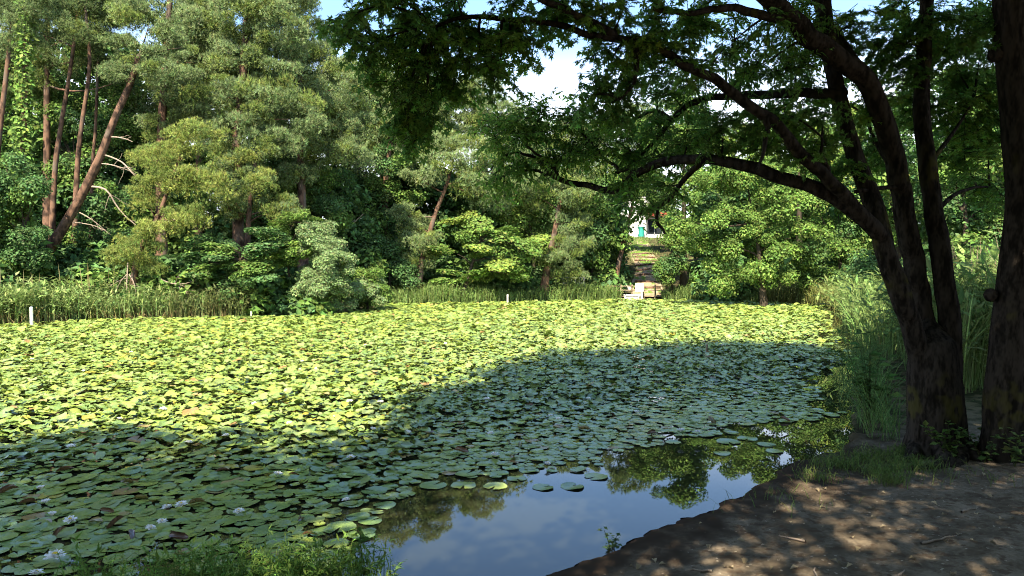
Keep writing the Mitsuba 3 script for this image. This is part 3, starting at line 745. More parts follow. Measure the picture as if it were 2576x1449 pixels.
# ------------------------------------------------------------------ the big tree on the bank
BIG = thing('broadleaf_tree', 'big dark multi stemmed tree on the bank with long limbs over the pond', 'tree')
B0 = 8.8
gb = float(ground_z(at(2350, 1110, B0)[0], B0))
lm = []
base = at(2352, 1115, B0); base[2] = gb - 0.25
tp = smooth_path([base, [base[0], B0, gb + 0.25], at(2350, 1000, B0), at(2345, 900, B0), at(2338, 850, B0 + 0.05), at(2325, 790, B0 + 0.13)], 60)
tr = np.interp(np.linspace(0, 1, 60), [0, 0.12, 0.22, 0.5, 0.8, 1.0], [0.47, 0.39, 0.325, 0.315, 0.27, 0.04])
v, f = tube(tp, tr, 48, 0.10, 2.2, 3)
vv = v - [base[0], B0, 0]
ang = np.arctan2(vv[:, 1], vv[:, 0]); lob = 0.05 * np.cos(3 * ang + 0.8) + 0.03 * np.cos(5 * ang + 2)
hgt = np.exp(-np.clip(v[:, 2] - gb, 0, 9) * 2.2)
v[:, :2] += vv[:, :2] * (lob * (0.6 + 1.2 * hgt))[:, None]
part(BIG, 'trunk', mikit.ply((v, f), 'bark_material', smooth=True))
gr_ = np.random.default_rng(12)
for i, a in enumerate([-2.9, -2.2, -1.5, -0.8, -0.1, 0.7]):
    L = gr_.uniform(0.55, 1.0); t = np.linspace(0, 1, 10); aa = a + 0.35 * np.sin(t * 3 + i)
    x = base[0] + (0.22 + L * t) * np.cos(aa); y = B0 + (0.22 + L * t) * np.sin(aa)
    z = ground_z(x, y) + 0.10 * (1 - t) ** 2 - 0.05 * t
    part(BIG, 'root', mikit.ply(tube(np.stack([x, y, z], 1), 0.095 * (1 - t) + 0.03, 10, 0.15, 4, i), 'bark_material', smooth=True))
limb(BIG, [(2325, 960, 8.72), (2300, 850, 8.7), (2262, 720, 8.65), (2215, 590, 8.65), (2180, 470, 8.75), (2140, 350, 8.85), (2108, 230, 8.95), (2085, 110, 9.05), (2072, -60, 9.2), (2060, -350, 9.3), (2040, -720, 9.5)], 0.130, 0.078, 'stem', 28, 110, seed=1, store=lm)
limb(BIG, [(2345, 960, 8.9), (2335, 860, 8.95), (2305, 700, 9.0), (2280, 560, 9.0), (2258, 430, 8.95), (2225, 320, 8.85), (2180, 205, 8.7), (2110, 150, 8.5), (2030, 85, 8.3), (1960, 20, 8.1), (1880, -80, 7.8), (1790, -330, 7.5), (1720, -760, 7.3)], 0.126, 0.112, 'stem', 28, 120, seed=2, store=lm)
limb(BIG, [(2385, 990, 8.8), (2392, 880, 8.8), (2376, 720, 8.85), (2354, 560, 8.95), (2332, 420, 9.05), (2320, 280, 9.2), (2325, 120, 9.4), (2335, -60, 9.6), (2345, -350, 9.8), (2350, -700, 9.9)], 0.132, 0.078, 'stem', 28, 110, seed=3, store=lm)
limb(BIG, [(2225, 610, 8.62), (2185, 560, 8.55), (2110, 505, 8.5), (2040, 470, 8.5), (1960, 445, 8.55), (1850, 411, 8.7), (1760, 399, 8.9), (1680, 406, 9.1), (1608, 432, 9.3), (1545, 480, 9.5), (1480, 468, 9.7), (1420, 455, 9.8), (1385, 438, 9.9)], 0.098, 0.032, seed=4, n=70, store=lm)
limb(BIG, [(2215, 590, 8.6), (2140, 510, 8.45), (2085, 450, 8.35), (2030, 405, 8.25), (1970, 330, 8.1), (1885, 262, 7.95), (1800, 205, 7.8), (1730, 168, 7.65), (1650, 122, 7.5), (1550, 96, 7.35), (1450, 80, 7.2), (1395, 62, 7.1), (1300, 50, 7.0), (1190, 42, 6.95), (1090, 70, 6.9)], 0.085, 0.016, seed=5, n=80, store=lm)
limb(BIG, [(2125, 232, 8.9), (2060, 236, 8.95), (1990, 232, 9.1), (1900, 240, 9.3), (1790, 246, 9.5), (1735, 262, 9.6), (1690, 302, 9.7), (1640, 362, 9.75), (1590, 412, 9.7), (1548, 436, 9.6)], 0.066, 0.020, seed=6, n=50, store=lm)
limb(BIG, [(1775, 403, 8.88), (1720, 452, 8.8), (1690, 495, 8.75), (1655, 528, 8.7), (1655, 560, 8.65), (1672, 588, 8.6)], 0.040, 0.014, seed=7, n=26, store=lm)
limb(BIG, [(2010, 60, 8.25), (1900, 30, 7.9), (1800, 20, 7.6), (1720, 35, 7.4), (1640, 20, 7.3)], 0.06, 0.02, seed=8, n=26, store=lm)
limb(BIG, [(1395, 440, 9.85), (1350, 405, 9.9), (1320, 385, 9.95), (1275, 388, 10.0), (1235, 430, 10.0)], 0.03, 0.008, seed=9, n=22, sides=8, store=lm)
limb(BIG, [(1410, 452, 9.8), (1370, 405, 9.7), (1330, 370, 9.6), (1290, 350, 9.6)], 0.028, 0.008, seed=10, n=22, sides=8, store=lm)
limb(BIG, [(1380, 440, 9.85), (1330, 428, 9.9), (1280, 422, 10.0), (1240, 440, 10.05)], 0.022, 0.007, seed=11, n=22, sides=8, store=lm)
limb(BIG, [(1608, 432, 9.3), (1560, 425, 9.4), (1520, 400, 9.5), (1490, 360, 9.5)], 0.03, 0.010, seed=12, n=22, sides=8, store=lm)
limb(BIG, [(1545, 95, 7.35), (1450, 40, 7.0), (1380, 5, 6.8), (1300, -40, 6.6)], 0.05, 0.02, seed=13, n=22, sides=8, store=lm)
limb(BIG, [(2185, 210, 8.7), (2130, 130, 9.1), (2080, 60, 9.4), (2040, -40, 9.8)], 0.09, 0.05, seed=14, n=26, store=lm)
limb(BIG, [(2290, 470, 8.95), (2240, 472, 8.85), (2190, 478, 8.7), (2152, 482, 8.6)], 0.03, 0.024, 'stub', seed=15, n=14, sides=8)
for i, q in enumerate([[(2095, 480, 8.4), (2080, 430, 8.3), (2062, 340, 8.2)], [(1930, 290, 8.0), (1925, 370, 7.9), (1900, 430, 7.8)], [(2330, 420, 9.05), (2400, 330, 9.3), (2450, 250, 9.6)], [(2350, 540, 8.95), (2420, 480, 9.4), (2490, 470, 9.9)],
                       [(2260, 440, 8.95), (2190, 330, 9.5), (2200, 240, 10.0)], [(1690, 302, 9.7), (1640, 280, 9.8), (1590, 300, 9.9), (1520, 290, 10.0)], [(1600, 108, 7.4), (1600, 190, 7.5), (1560, 250, 7.6)]]):
    limb(BIG, q, 0.035, 0.012, 'limb', seed=20 + i, n=18, sides=8, store=lm)

M1, M2, M3 = ('green', 'dim'), ('green', 'fresh'), ('green', 'green', 'dim')
rb = np.random.default_rng(77)
near_blobs = [
    # maple like leaves hanging in the upper middle
    (880, 40, 60, 60, 6.6, 'star', M2), (930, 110, 70, 70, 6.7, 'star', M1), (1010, 60, 90, 70, 6.9, 'star', M1), (1000, 160, 80, 60, 6.9, 'star', M2), (1030, 235, 70, 50, 7.0, 'star', M3),
    (1010, 290, 50, 34, 7.0, 'star', M1), (1110, 80, 90, 70, 7.0, 'star', M2), (1100, 160, 70, 50, 7.1, 'star', M1), (1130, 230, 50, 34, 7.2, 'star', M3), (1200, 90, 80, 60, 7.0, 'star', M2),
    (1210, 160, 60, 36, 7.0, 'star', M3), (1290, 40, 80, 50, 7.0, 'star', M1), (1285, 112, 62, 40, 7.1, 'star', M2), (1400, 30, 70, 50, 7.2, 'star', M1),
    (1475, 40, 50, 34, 7.2, 'star', M2), (1260, 200, 40, 20, 7.1, 'star', M3), (960, -20, 90, 50, 6.8, 'star', M1), (1150, 0, 100, 50, 6.9, 'star', M1), (1060, 330, 34, 20, 7.0, 'star', M3),
    (1560, 40, 70, 50, 7.3, 'star', ('fresh', 'fresh', 'green')), (1610, 100, 60, 40, 7.4, 'star', ('fresh', 'green')), (1540, 150, 60, 46, 7.6, 'star', M1), (1510, 215, 46, 36, 7.8, 'star', M1), (1470, 250, 26, 16, 7.8, 'star', M3),
    (1580, 210, 60, 46, 7.8, 'star', M1), (1530, 270, 50, 28, 7.9, 'star', M3), (1650, 60, 70, 50, 7.6, 'star', M1), (1700, 140, 60, 36, 7.8, 'star', M2), (1740, 60, 70, 40, 7.8, 'star', M1),
    # right half, over the stems
    (1840, 110, 70, 40, 8.4, 'lance', M1), (1900, 180, 70, 40, 8.6, 'lance', M1), (1820, 320, 80, 30, 8.6, 'star', M1), (1900, 320, 80, 40, 8.4, 'star', M1), (1985, 290, 70, 40, 8.4, 'star', M1),
    (2000, 170, 70, 50, 8.8, 'lance', M1), (2060, 300, 70, 40, 8.6, 'star', M3), (2080, 370, 70, 36, 8.5, 'star', M3), (1960, 380, 60, 30, 8.4, 'star', M3), (2150, 60, 80, 50, 9.2, 'star', M2),
    (2230, 110, 80, 60, 9.4, 'star', M1), (2320, 60, 90, 60, 9.4, 'star', M1), (2420, 60, 90, 60, 9.6, 'lance', M1), (2300, 180, 80, 50, 9.6, 'star', M1), (2400, 170, 90, 60, 9.8, 'star', M1),
    (2470, 120, 60, 60, 9.8, 'lance', M1), (2350, 280, 80, 50, 9.8, 'star', M3), (2440, 280, 80, 60, 9.8, 'star', M3), (2180, 270, 60, 40, 9.2, 'star', M2), (2420, 400, 80, 50, 9.8, 'star', M3),
    (2490, 350, 50, 60, 10, 'star', M3), (2200, 380, 60, 40, 9.6, 'star', M1), (2480, 480, 50, 40, 10, 'star', M3), (1930, 60, 60, 40, 8.2, 'lance', M1), (2050, 30, 80, 40, 8.8, 'lance', M1),
    (2120, 430, 60, 30, 8.7, 'star', M3), (1780, 160, 60, 30, 8.2, 'lance', M1), (1680, 230, 60, 40, 9.4, 'lance', M1), (1740, 200, 50, 30, 9.2, 'lance', M1), (2520, 220, 50, 60, 9.6, 'star', M1),
    (1750, 30, 70, 36, 8.6, 'lance', M2), (1850, 50, 60, 36, 9.2, 'lance', M2), (1950, 130, 60, 36, 9.6, 'lance', M2), (2040, 110, 60, 40, 9.8, 'lance', M2), (2010, 215, 60, 30, 9.6, 'lance', M1),
    (1860, 180, 50, 30, 9.8, 'lance', M1), (1780, 280, 50, 26, 9.8, 'lance', M1), (1930, 270, 60, 30, 9.8, 'lance', M2), (2130, 160, 40, 40, 9.8, 'star', M2), (2050, 260, 40, 30, 9.8, 'star', M2), (1640, 180, 50, 36, 9.2, 'lance', M2),
    (2260, 30, 60, 40, 10, 'star', M2), (2380, 110, 60, 40, 10.2, 'star', M2), (2460, 200, 50, 40, 10.4, 'star', M2), (2290, 250, 50, 40, 10.2, 'star', M2), (2400, 340, 60, 40, 10.4, 'star', M2), (2470, 20, 50, 40, 10, 'lance', M2), (1990, 20, 60, 30, 9.4, 'lance', M2),
    # narrow leaves along the low limb
    (1240, 330, 55, 45, 10.0, 'lance', M2), (1300, 300, 60, 46, 9.9, 'lance', M2), (1370, 290, 70, 40, 9.8, 'lance', M2), (1350, 345, 70, 36, 9.8, 'lance', M1), (1440, 310, 70, 46, 9.7, 'lance', M2),
    (1440, 370, 70, 40, 9.7, 'lance', M1), (1510, 360, 60, 46, 9.6, 'lance', M2), (1270, 390, 50, 36, 10, 'lance', M2), (1330, 410, 50, 30, 9.9, 'lance', M1), (1580, 370, 60, 46, 9.6, 'lance', M1),
    (1570, 300, 60, 40, 9.8, 'lance', M1), (1640, 310, 60, 40, 9.8, 'lance', M1), (1660, 390, 60, 30, 9.4, 'lance', M1), (1590, 465, 50, 24, 9.2, 'lance', M1), (1680, 470, 50, 30, 8.9, 'lance', M1),
    (1640, 520, 40, 24, 8.8, 'lance', M3), (1740, 340, 60, 40, 9.2, 'lance', M1), (1810, 370, 60, 26, 8.8, 'lance', M1), (1250, 455, 40, 20, 10, 'lance', M2), (1400, 400, 60, 30, 9.8, 'lance', M2),
]
leafy(BIG, near_blobs, lm, rb)
overhead(BIG, [(3.0, 7.4, 8.6, 5.6, 4.0, 2.6, 380), (4.2, 10.3, 9.2, 3.4, 2.6, 2.2, 200), (1.2, 9.8, 8.6, 2.8, 2.2, 1.6, 110), (1.4, 4.1, 8.3, 3.4, 2.3, 1.6, 230), (-2.3, 5.4, 8.4, 1.4, 1.6, 1.2, 60), (-1.2, 7.6, 8.4, 1.4, 1.8, 1.2, 50), (-1.9, 2.3, 8.5, 1.9, 1.5, 1.2, 110)], rb, gaps=0.26)
overhead(BIG, [(5.4, 4.6, 7.6, 2.8, 2.6, 1.8, 90)], rb, gaps=0.38)

# ------------------------------------------------------------------ the right hand trunk and the trees over the bank behind the camera
TR2 = thing('broadleaf_tree', 'dark straight tree trunk cut by the right edge of the picture, with a knot', 'tree')
Y2 = 8.4
b2 = at(2535, 1095, Y2); g2 = float(ground_z(b2[0], Y2)); b2[2] = g2 - 0.2
p2 = smooth_path([b2, [b2[0], Y2, g2 + 0.2], at(2530, 1000, Y2), at(2538, 850, Y2), at(2560, 650, Y2), at(2575, 500, Y2), at(2562, 330, Y2), at(2545, 160, Y2), at(2538, 0, Y2), at(2530, -200, Y2), at(2520, -700, Y2)], 110)
v, f = tube(p2, np.interp(np.linspace(0, 1, 110), [0, 0.07, 0.14, 0.36, 0.72, 1], [0.34, 0.25, 0.205, 0.18, 0.15, 0.05]), 32, 0.12, 2.5, 9)
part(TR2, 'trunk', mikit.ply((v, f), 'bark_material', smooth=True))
for q, r in [((2492, 742), 0.075), ((2504, 138), 0.085)]:
    m = trimesh.creation.icosphere(3, r); m.vertices *= 1 + 0.5 * (meshkit.fbm(m.vertices * 14, 3, 4)[:, None] - 0.5); m.apply_translation(at(q[0], q[1], Y2))
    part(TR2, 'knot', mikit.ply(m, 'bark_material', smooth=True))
l2 = [p2[40:]]
leafy(TR2, [(2500, 60, 60, 50, 8.6, 'star', M1), (2560, 100, 50, 60, 8.8, 'lance', M1)], l2, rb)
overhead(TR2, [(7.6, 5.6, 8.6, 3.6, 2.6, 2.2, 130)], rb, gaps=0.40)


def bank_tree(label, x, y, clumps, seed, gaps=0.25):
    g = np.random.default_rng(seed)
    k = thing('broadleaf_tree', label, 'tree')
    gz = float(ground_z(x, y))
    c = np.array(clumps[0][:3])
    pts = smooth_path([[x, y, gz - 0.2], [x + 0.05, y, gz + 1.5], [x * 0.8 + c[0] * 0.2, y * 0.8 + c[1] * 0.2, 4.0], [x * 0.4 + c[0] * 0.6, y * 0.4 + c[1] * 0.6, 6.8], c + [0, 0, 1.5]], 30)
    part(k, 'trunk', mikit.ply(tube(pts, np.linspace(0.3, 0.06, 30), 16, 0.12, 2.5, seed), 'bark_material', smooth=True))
    for a in clumps:
        for _ in range(4):
            e = np.array(a[:3]) + g.uniform(-0.6, 0.6, 3) * a[3:6]
            q = bend(pts[int(g.integers(14, 26))], e, g)
            part(k, 'branch', mikit.ply(tube(q, np.linspace(0.07, 0.012, len(q)), 6), 'bark_material', smooth=True))
    overhead(k, clumps, g, gaps=gaps)


bank_tree('leafy tree on the bank to the left behind the viewer, shading the near lily pads', -8.5, -3.2, [(-8, -0.8, 8.6, 5.5, 3.0, 2.6, 300), (-13.5, -0.5, 8.6, 4.0, 3.0, 2.4, 160)], 501)
bank_tree('leafy tree on the bank straight behind the viewer, dappling the bare earth', 1.2, -3.4, [(0.6, -0.4, 8.6, 5.0, 3.0, 2.5, 240)], 502, gaps=0.46)
bank_tree('leafy tree on the bank to the right of the viewer, outside the picture', 9.5, 0.5, [(8.5, 2.0, 8.6, 4.5, 2.8, 2.5, 200)], 503, gaps=0.44)

# ------------------------------------------------------------------ lily pads
def pad_mesh(seed, seg=22, rings=(0.25, 0.62, 1.0), wave=0.05, bowl=0.05, notch=0.34):
    g = np.random.default_rng(seed)
    a = np.linspace(notch / 2, 2 * np.pi - notch / 2, seg)
    v, f = [[0, 0, 0]], []
    ph, k1, ph2 = g.uniform(0, 6.28), int(g.integers(2, 4)), g.uniform(0, 6.28)
    for r in rings:
        edge = 1 + (0.03 * np.sin(5 * a + ph2) + 0.02 * np.sin(9 * a + ph)) * (r > 0.5)
        z = bowl * r * r + wave * r * r * np.sin(k1 * a + ph) + 0.02 * r * np.cos(11 * a) * (r > 0.5)
        v += np.stack([r * edge * np.cos(a), r * edge * np.sin(a), z], 1).tolist()
    for i in range(seg - 1):
        f.append([0, 1 + i, 2 + i])
        for k in range(len(rings) - 1):
            p, q = 1 + k * seg + i, 1 + (k + 1) * seg + i
            f += [[p, q, q + 1], [p, q + 1, p + 1]]
    return np.array(v, float), np.array(f)


PADC = np.array([(0.175, 0.235, 0.050), (0.150, 0.220, 0.050), (0.200, 0.250, 0.048), (0.125, 0.195, 0.050), (0.185, 0.235, 0.070)])
YEL = np.array([(0.30, 0.25, 0.04), (0.22, 0.14, 0.05), (0.26, 0.20, 0.08)])
EDGE_X = np.array([-30, -1.35, -1.2, -0.95, -0.2, 0.8, 1.25, 2.1, 2.9, 4.0, 5.1, 30])
EDGE_Y = np.array([5.0, 5.2, 6.6, 7.6, 7.85, 8.1, 8.6, 9.3, 9.9, 10.5, 10.8, 11])
rp = np.random.default_rng(11)
cand = []
for (y0, y1, sp) in [(5.0, 7.5, 0.142), (7.5, 12.0, 0.135), (12.0, 22.0, 0.130), (22.0, 33.0, 0.150), (33.0, 47.0, 0.19)]:
    ny = int((y1 - y0) / (sp * 0.87))
    for iy in range(ny):
        y = y0 + iy * sp * 0.87
        xs = np.arange(-0.74 * y - 0.8, 0.74 * y + 0.8, sp) + (iy % 2) * sp / 2
        cand.append(np.stack([xs + rp.normal(0, sp * 0.24, len(xs)), y + rp.normal(0, sp * 0.24, len(xs)), np.full(len(xs), sp)], 1))
cand = np.vstack(cand)
p3 = np.stack([cand[:, 0], cand[:, 1], cand[:, 0] * 0], 1)
inside = shore_distance(cand[:, 0], cand[:, 1]) < -0.10 - (0.9 * (cand[:, 0] > 3) + 0.3) * np.clip(meshkit.fbm(p3 * 1.3, 3, 33) * 2.4 - 0.7, 0, 1)
edge = cand[:, 1] - np.interp(cand[:, 0], EDGE_X, EDGE_Y) + 0.8 * (meshkit.fbm(p3 * 1.4, 3, 21) - 0.5)
gap = meshkit.fbm(p3 * np.array([0.75, 0.75, 1]), 3, 22)
prob = sst(-0.05, 0.9, edge) * np.where(cand[:, 1] < 11, 0.80 + 0.20 * sst(0.36, 0.5, gap + 0.035 * (cand[:, 1] - 5)), 1.0)
keep = inside & (edge > 0) & (rp.random(len(cand)) < prob)
cand = cand[keep]; n = len(cand)
p3 = np.stack([cand[:, 0], cand[:, 1], cand[:, 0] * 0], 1)
# how crowded the leaves are: flat near the open water, pushed up and tilted further in
crowd = sst(1.2, 5.5, cand[:, 1] - np.interp(cand[:, 0], EDGE_X, EDGE_Y)) * (0.55 + 0.75 * meshkit.fbm(p3 * 0.8, 2, 24))
crowd = np.clip(crowd, 0.0, 1.15)
rad = np.clip(rp.lognormal(0, 0.32, n), 0.42, 1.6) * cand[:, 2] * 0.575
zup = 0.006 + rp.uniform(0, 0.012, n) + crowd * rp.uniform(0.0, 0.13, n)
tilt = np.abs(rp.normal(0, 1, n)) * (0.012 + 0.24 * crowd)
tdir, spin = rp.uniform(0, 2 * np.pi, n), rp.uniform(0, 2 * np.pi, n)
colr = PADC[rp.integers(len(PADC), size=n)] * np.exp(rp.normal(0, 0.14, (n, 1)))
old = rp.random(n) < 0.028
colr[old] = YEL[rp.integers(3, size=old.sum())]
# leaves on the open water, one by one (px, py, width in px)
LONE = [(967, 1272, 58), (942, 1236, 66), (978, 1226, 50), (1246, 1224, 62), (1366, 1227, 54), (1440, 1225, 60), (857, 1327, 80), (901, 1301, 62), (931, 1312, 60), (846, 1369, 66), (808, 1338, 62), (1816, 1141, 44),
        (1948, 1136, 42), (1928, 1119, 46), (1832, 1112, 60), (1880, 1104, 50), (1166, 1222, 64), (1089, 1222, 70), (1300, 1205, 50), (1500, 1200, 60)]
lone = np.array([np.r_[on_water(a, b)[:2], w / FOCAL * on_water(a, b)[1] / 2] for a, b, w in LONE])
far_from = np.min(np.linalg.norm(cand[:, None, :2] - lone[None, :, :2], axis=2) - lone[None, :, 2] - rad[:, None], axis=1) > -0.02
order = np.argsort(-rad / cand[:, 1] * (np.abs(cand[:, 0]) < 0.71 * cand[:, 1]) * (cand[:, 1] > 5.3) * far_from)
single = order[:280]
PADV = [pad_mesh(400 + i, wave=0.02 + 0.025 * (i % 3), bowl=0.01 + 0.01 * (i % 2)) for i in range(6)]
PAD_PLY = []
for i, (v, f) in enumerate(PADV):
    row = []
    for j, c in enumerate(list(PADC) + list(YEL)):
        cc = np.tile(c, (len(v), 1)) * (1 + 0.10 * (meshkit.noise(v * 4 + i * 7 + j, j) - 0.5))[:, None]
        cc[0] = c * 1.25
        row.append(mikit.ply((v, f), 'pad_material', smooth=True, color=cc))
    PAD_PLY.append(row)


def pad_T(x, y, z, r, t, td, sp):
    M = rotz(sp, t, td) * r
    m = np.eye(4); m[:3, :3] = M; m[:3, 3] = (x, y, z)
    return ST(m)


for i in single:
    x, y = cand[i, :2]
    if old[i]:
        k = thing('lily_pad', 'ageing yellow or brown lily pad among the green ones near the front', 'lily pad', 'ageing lily pads near the front')
        j = 5 + int(i) % 3
    else:
        e_ = y - np.interp(x, EDGE_X, EDGE_Y)
        where_ = 'at the ragged edge of the carpet beside the open water' if e_ < 0.8 and x > -1.6 else 'floating in the bottom left corner of the picture' if x < -2.6 and y < 6.4 else \
            'in the front rows just left of the open water' if y < 6.4 else 'among the dark gaps at the left, second band from the front' if x < -2.6 else 'in the shaded middle front between left edge and open water'
        k = thing('lily_pad', 'round green lily pad ' + where_, 'lily pad', 'lily pads ' + where_)
        j = int(i) % 5
    scene[k] = {**PAD_PLY[int(rp.integers(6))][j], 'to_world': pad_T(x, y, zup[i], rad[i], min(tilt[i], 0.2), tdir[i], spin[i])}
for q in lone:
    k = thing('lily_pad', 'separate green lily pad floating on the open water at the edge of the carpet', 'lily pad', 'lone lily pads on the open water')
    scene[k] = {**PAD_PLY[int(rp.integers(6))][int(rp.integers(4))], 'to_world': pad_T(q[0], q[1], 0.008, q[2], 0.0, 0, rp.uniform(0, 6.28))}
rest = np.ones(n, bool); rest[single] = False; rest &= far_from
parts_v, parts_f, parts_c, o = [], [], [], 0
for lo, hi, seg, rings in [(0, 13, 14, (0.6, 1.0)), (13, 24, 9, (0.6, 1.0)), (24, 60, 8, (1.0,))]:
    for var in range(5):
        v, f = pad_mesh(440 + var, seg, rings, wave=0.13, bowl=(-0.05, 0.10, 0.22, 0.04, 0.12)[var])
        idx = np.nonzero(rest & (cand[:, 1] >= lo) & (cand[:, 1] < hi) & (np.arange(n) % 5 == var))[0]
        if not len(idx): continue
        M = np.array([rotz(spin[i], tilt[i], tdir[i]) for i in idx])
        flat_k = np.stack([rad[idx], rad[idx], rad[idx] * (0.25 + 1.1 * crowd[idx])], 1)
        a, b = place(v, f, np.c_[cand[idx, :2], zup[idx]], M, flat_k)
        parts_v.append(a); parts_f.append(b + o); o += len(a)
        c = np.repeat(colr[idx], len(v), 0); c.reshape(len(idx), -1, 3)[:, 0] *= 1.2
        parts_c.append(c)
scene['lily_carpet'] = mikit.ply((np.vstack(parts_v), np.vstack(parts_f)), 'pad_material', smooth=True, color=np.vstack(parts_c))
labels['lily_carpet'] = {'label': 'carpet of countless sunlit lily pads covering the pond to the far shore', 'category': 'lily pads', 'kind': 'stuff'}


# ------------------------------------------------------------------ water lilies and curled old leaves
def lily_flower(seed):
    g = np.random.default_rng(seed); shut = (0.0, 0.35, -0.15, 0.6, 0.15, -0.05)[seed]
    vs, fs, o = [], [], 0
    for ring, (cnt, el, ln) in enumerate([(8, 0.35, 1.0), (8, 0.75, 0.92), (6, 1.1, 0.75), (4, 1.35, 0.55)]):
        for i in range(cnt):
            a = 2 * np.pi * (i + 0.5 * ring) / cnt + g.normal(0, 0.08); e = min(1.45, el + shut * (1.45 - el) + g.normal(0, 0.09))
            u = np.array([math.cos(a), math.sin(a), 0]); s = np.array([-math.sin(a), math.cos(a), 0])
            w = 0.24 * ln * g.uniform(0.85, 1.1)
            c = []
            for t, ww, cup in [(0.05, 0.25, 0), (0.45, 1.0, 0.06), (0.8, 0.7, 0.05), (1.0, 0.0, 0.0)]:
                r = ln * t; ee = e * (1 - 0.25 * t)
                q = u * r * math.cos(ee) + np.array([0, 0, r * math.sin(ee)])
                c += [q - s * w * ww + [0, 0, cup], q, q + s * w * ww + [0, 0, cup]]
            vs += c
            for k in range(3):
                p = o + 3 * k
                fs += [[p, p + 3, p + 4], [p, p + 4, p + 1], [p + 1, p + 4, p + 5], [p + 1, p + 5, p + 2]]
            o += 12
    return np.array(vs), np.array(fs)


FLOWER = [lily_flower(i) for i in range(6)]
PETALS = [mikit.ply(m, 'petal_material', smooth=True, color=np.tile([0.90, 0.89, 0.86], (len(m[0]), 1))) for m in FLOWER]
st_ = trimesh.creation.cone(0.22, 0.35, sections=10); st_.apply_scale([1, 1, -1]); st_.apply_translation([0, 0, 0.42])
STAMEN = mikit.ply((np.array(st_.vertices), np.array(st_.faces)[:, ::-1]), 'petal_material', color=np.tile([0.75, 0.50, 0.05], (len(st_.vertices), 1)))
SHADE_F = [(103, 1226), (115, 1260), (131, 1293), (177, 1305), (379, 1324), (408, 1308), (420, 1272), (456, 1266), (601, 1282), (698, 1191), (882, 1148), (1244, 1139)]
SUN_F = [(957, 1007), (938, 1076), (1025, 1086), (568, 1091), (475, 1108), (410, 1024), (179, 1119), (845, 1046), (880, 1004), (640, 1010), (300, 1050), (730, 1060)]
RIGHT_F = [(1404, 1050), (1385, 1041), (1377, 1162), (1601, 1033), (1225, 1000), (1234, 1086), (1713, 1080), (1754, 1081), (1480, 1000), (1900, 985)]
FAR_F = [(1965, 815), (1700, 850), (1320, 800), (1120, 860), (600, 850), (330, 880), (760, 905), (1500, 880), (210, 930), (930, 905), (80, 900), (1240, 930)]
UNIQ = {(138, 1396): 'largest white water lily flower, low at the front left', (91, 1439): 'white water lily flower cut by the bottom edge at the front left', (870, 1253): 'white water lily flower beside the open water, left of the sky reflection'}
allf = [(q, 'white water lily flower open among the shaded pads at the front left', 'water lilies in the shaded front left') for q in SHADE_F] + \
       [(q, 'white water lily flower in the sunlit carpet just beyond the shadow edge', 'water lilies in the near sunlit carpet') for q in SUN_F] + \
       [(q, 'white water lily flower in the big shadow right of centre', 'water lilies in the right shadow') for q in RIGHT_F] + \
       [(q, 'small white water lily flower far out in the sunlit carpet', 'distant water lilies in the sunlit carpet') for q in FAR_F] + [(q, t, None) for q, t in UNIQ.items()]
for (q, text, grp) in allf:
    zz = 0.05 + (q[1] < 1120) * 0.07
    w = on_water(q[0], q[1] + 6, zz)
    k = thing('water_lily', text, 'flower', grp)
    s = rp.uniform(0.050, 0.072) * (1.35 if q == (138, 1396) else 1.0)
    m = ST().translate([float(w[0]), float(w[1]), zz]).rotate([0, 0, 1], float(rp.uniform(0, 360))).rotate([1, 0, 0], float(rp.normal(0, 10))).scale(float(s))
    part(k, 'petals', {**PETALS[int(rp.integers(6))], 'to_world': m})
    part(k, 'stamens', {**STAMEN, 'to_world': m})


def curled_leaf(seed):
    g = np.random.default_rng(seed)
    a = np.linspace(-1.0, 1.0, 7); b = np.linspace(-0.75, 0.75, 7)
    A, B = np.meshgrid(a, b, indexing='ij')
    w = np.sqrt(np.clip(1 - A ** 2 * 0.96, 0.02, 1))
    th = B * w * g.uniform(2.0, 3.4)
    rr = 0.30
    v = np.stack([A, rr * np.sin(th), rr * (1 - np.cos(th)) + 0.06 * np.sin(3 * A + seed)], -1).reshape(-1, 3)
    i, j = np.meshgrid(np.arange(6), np.arange(6), indexing='ij'); p = (i * 7 + j).ravel()
    return v, np.concatenate([np.stack([p, p + 7, p + 8], 1), np.stack([p, p + 8, p + 1], 1)])


CURL = []
for i in range(4):
    v, f = curled_leaf(i)
    CURL.append([mikit.ply((v, f), 'pad_material', smooth=True, color=np.tile(c, (len(v), 1))) for c in [(0.16, 0.09, 0.045), (0.20, 0.15, 0.05), (0.11, 0.06, 0.035), (0.24, 0.20, 0.06)]])
CP = [(70, 1265), (20, 1235), (160, 1185), (270, 1285), (355, 1255), (320, 1215), (560, 1185), (240, 1312), (290, 1318), (150, 1340), (740, 1195), (830, 1170), (910, 1167), (755, 1305), (780, 1345), (330, 1345), (450, 1350), (495, 1265),
      (740, 1040), (620, 1082), (285, 1110), (400, 1085), (480, 1055), (1020, 1065), (1160, 1135), (1215, 1060), (1310, 1118), (1290, 1150), (1470, 1080), (1330, 1020), (1590, 1000), (1700, 1035), (1850, 1000), (1640, 1090), (1790, 1060), (1975, 1055), (1240, 1010), (1540, 1045)]
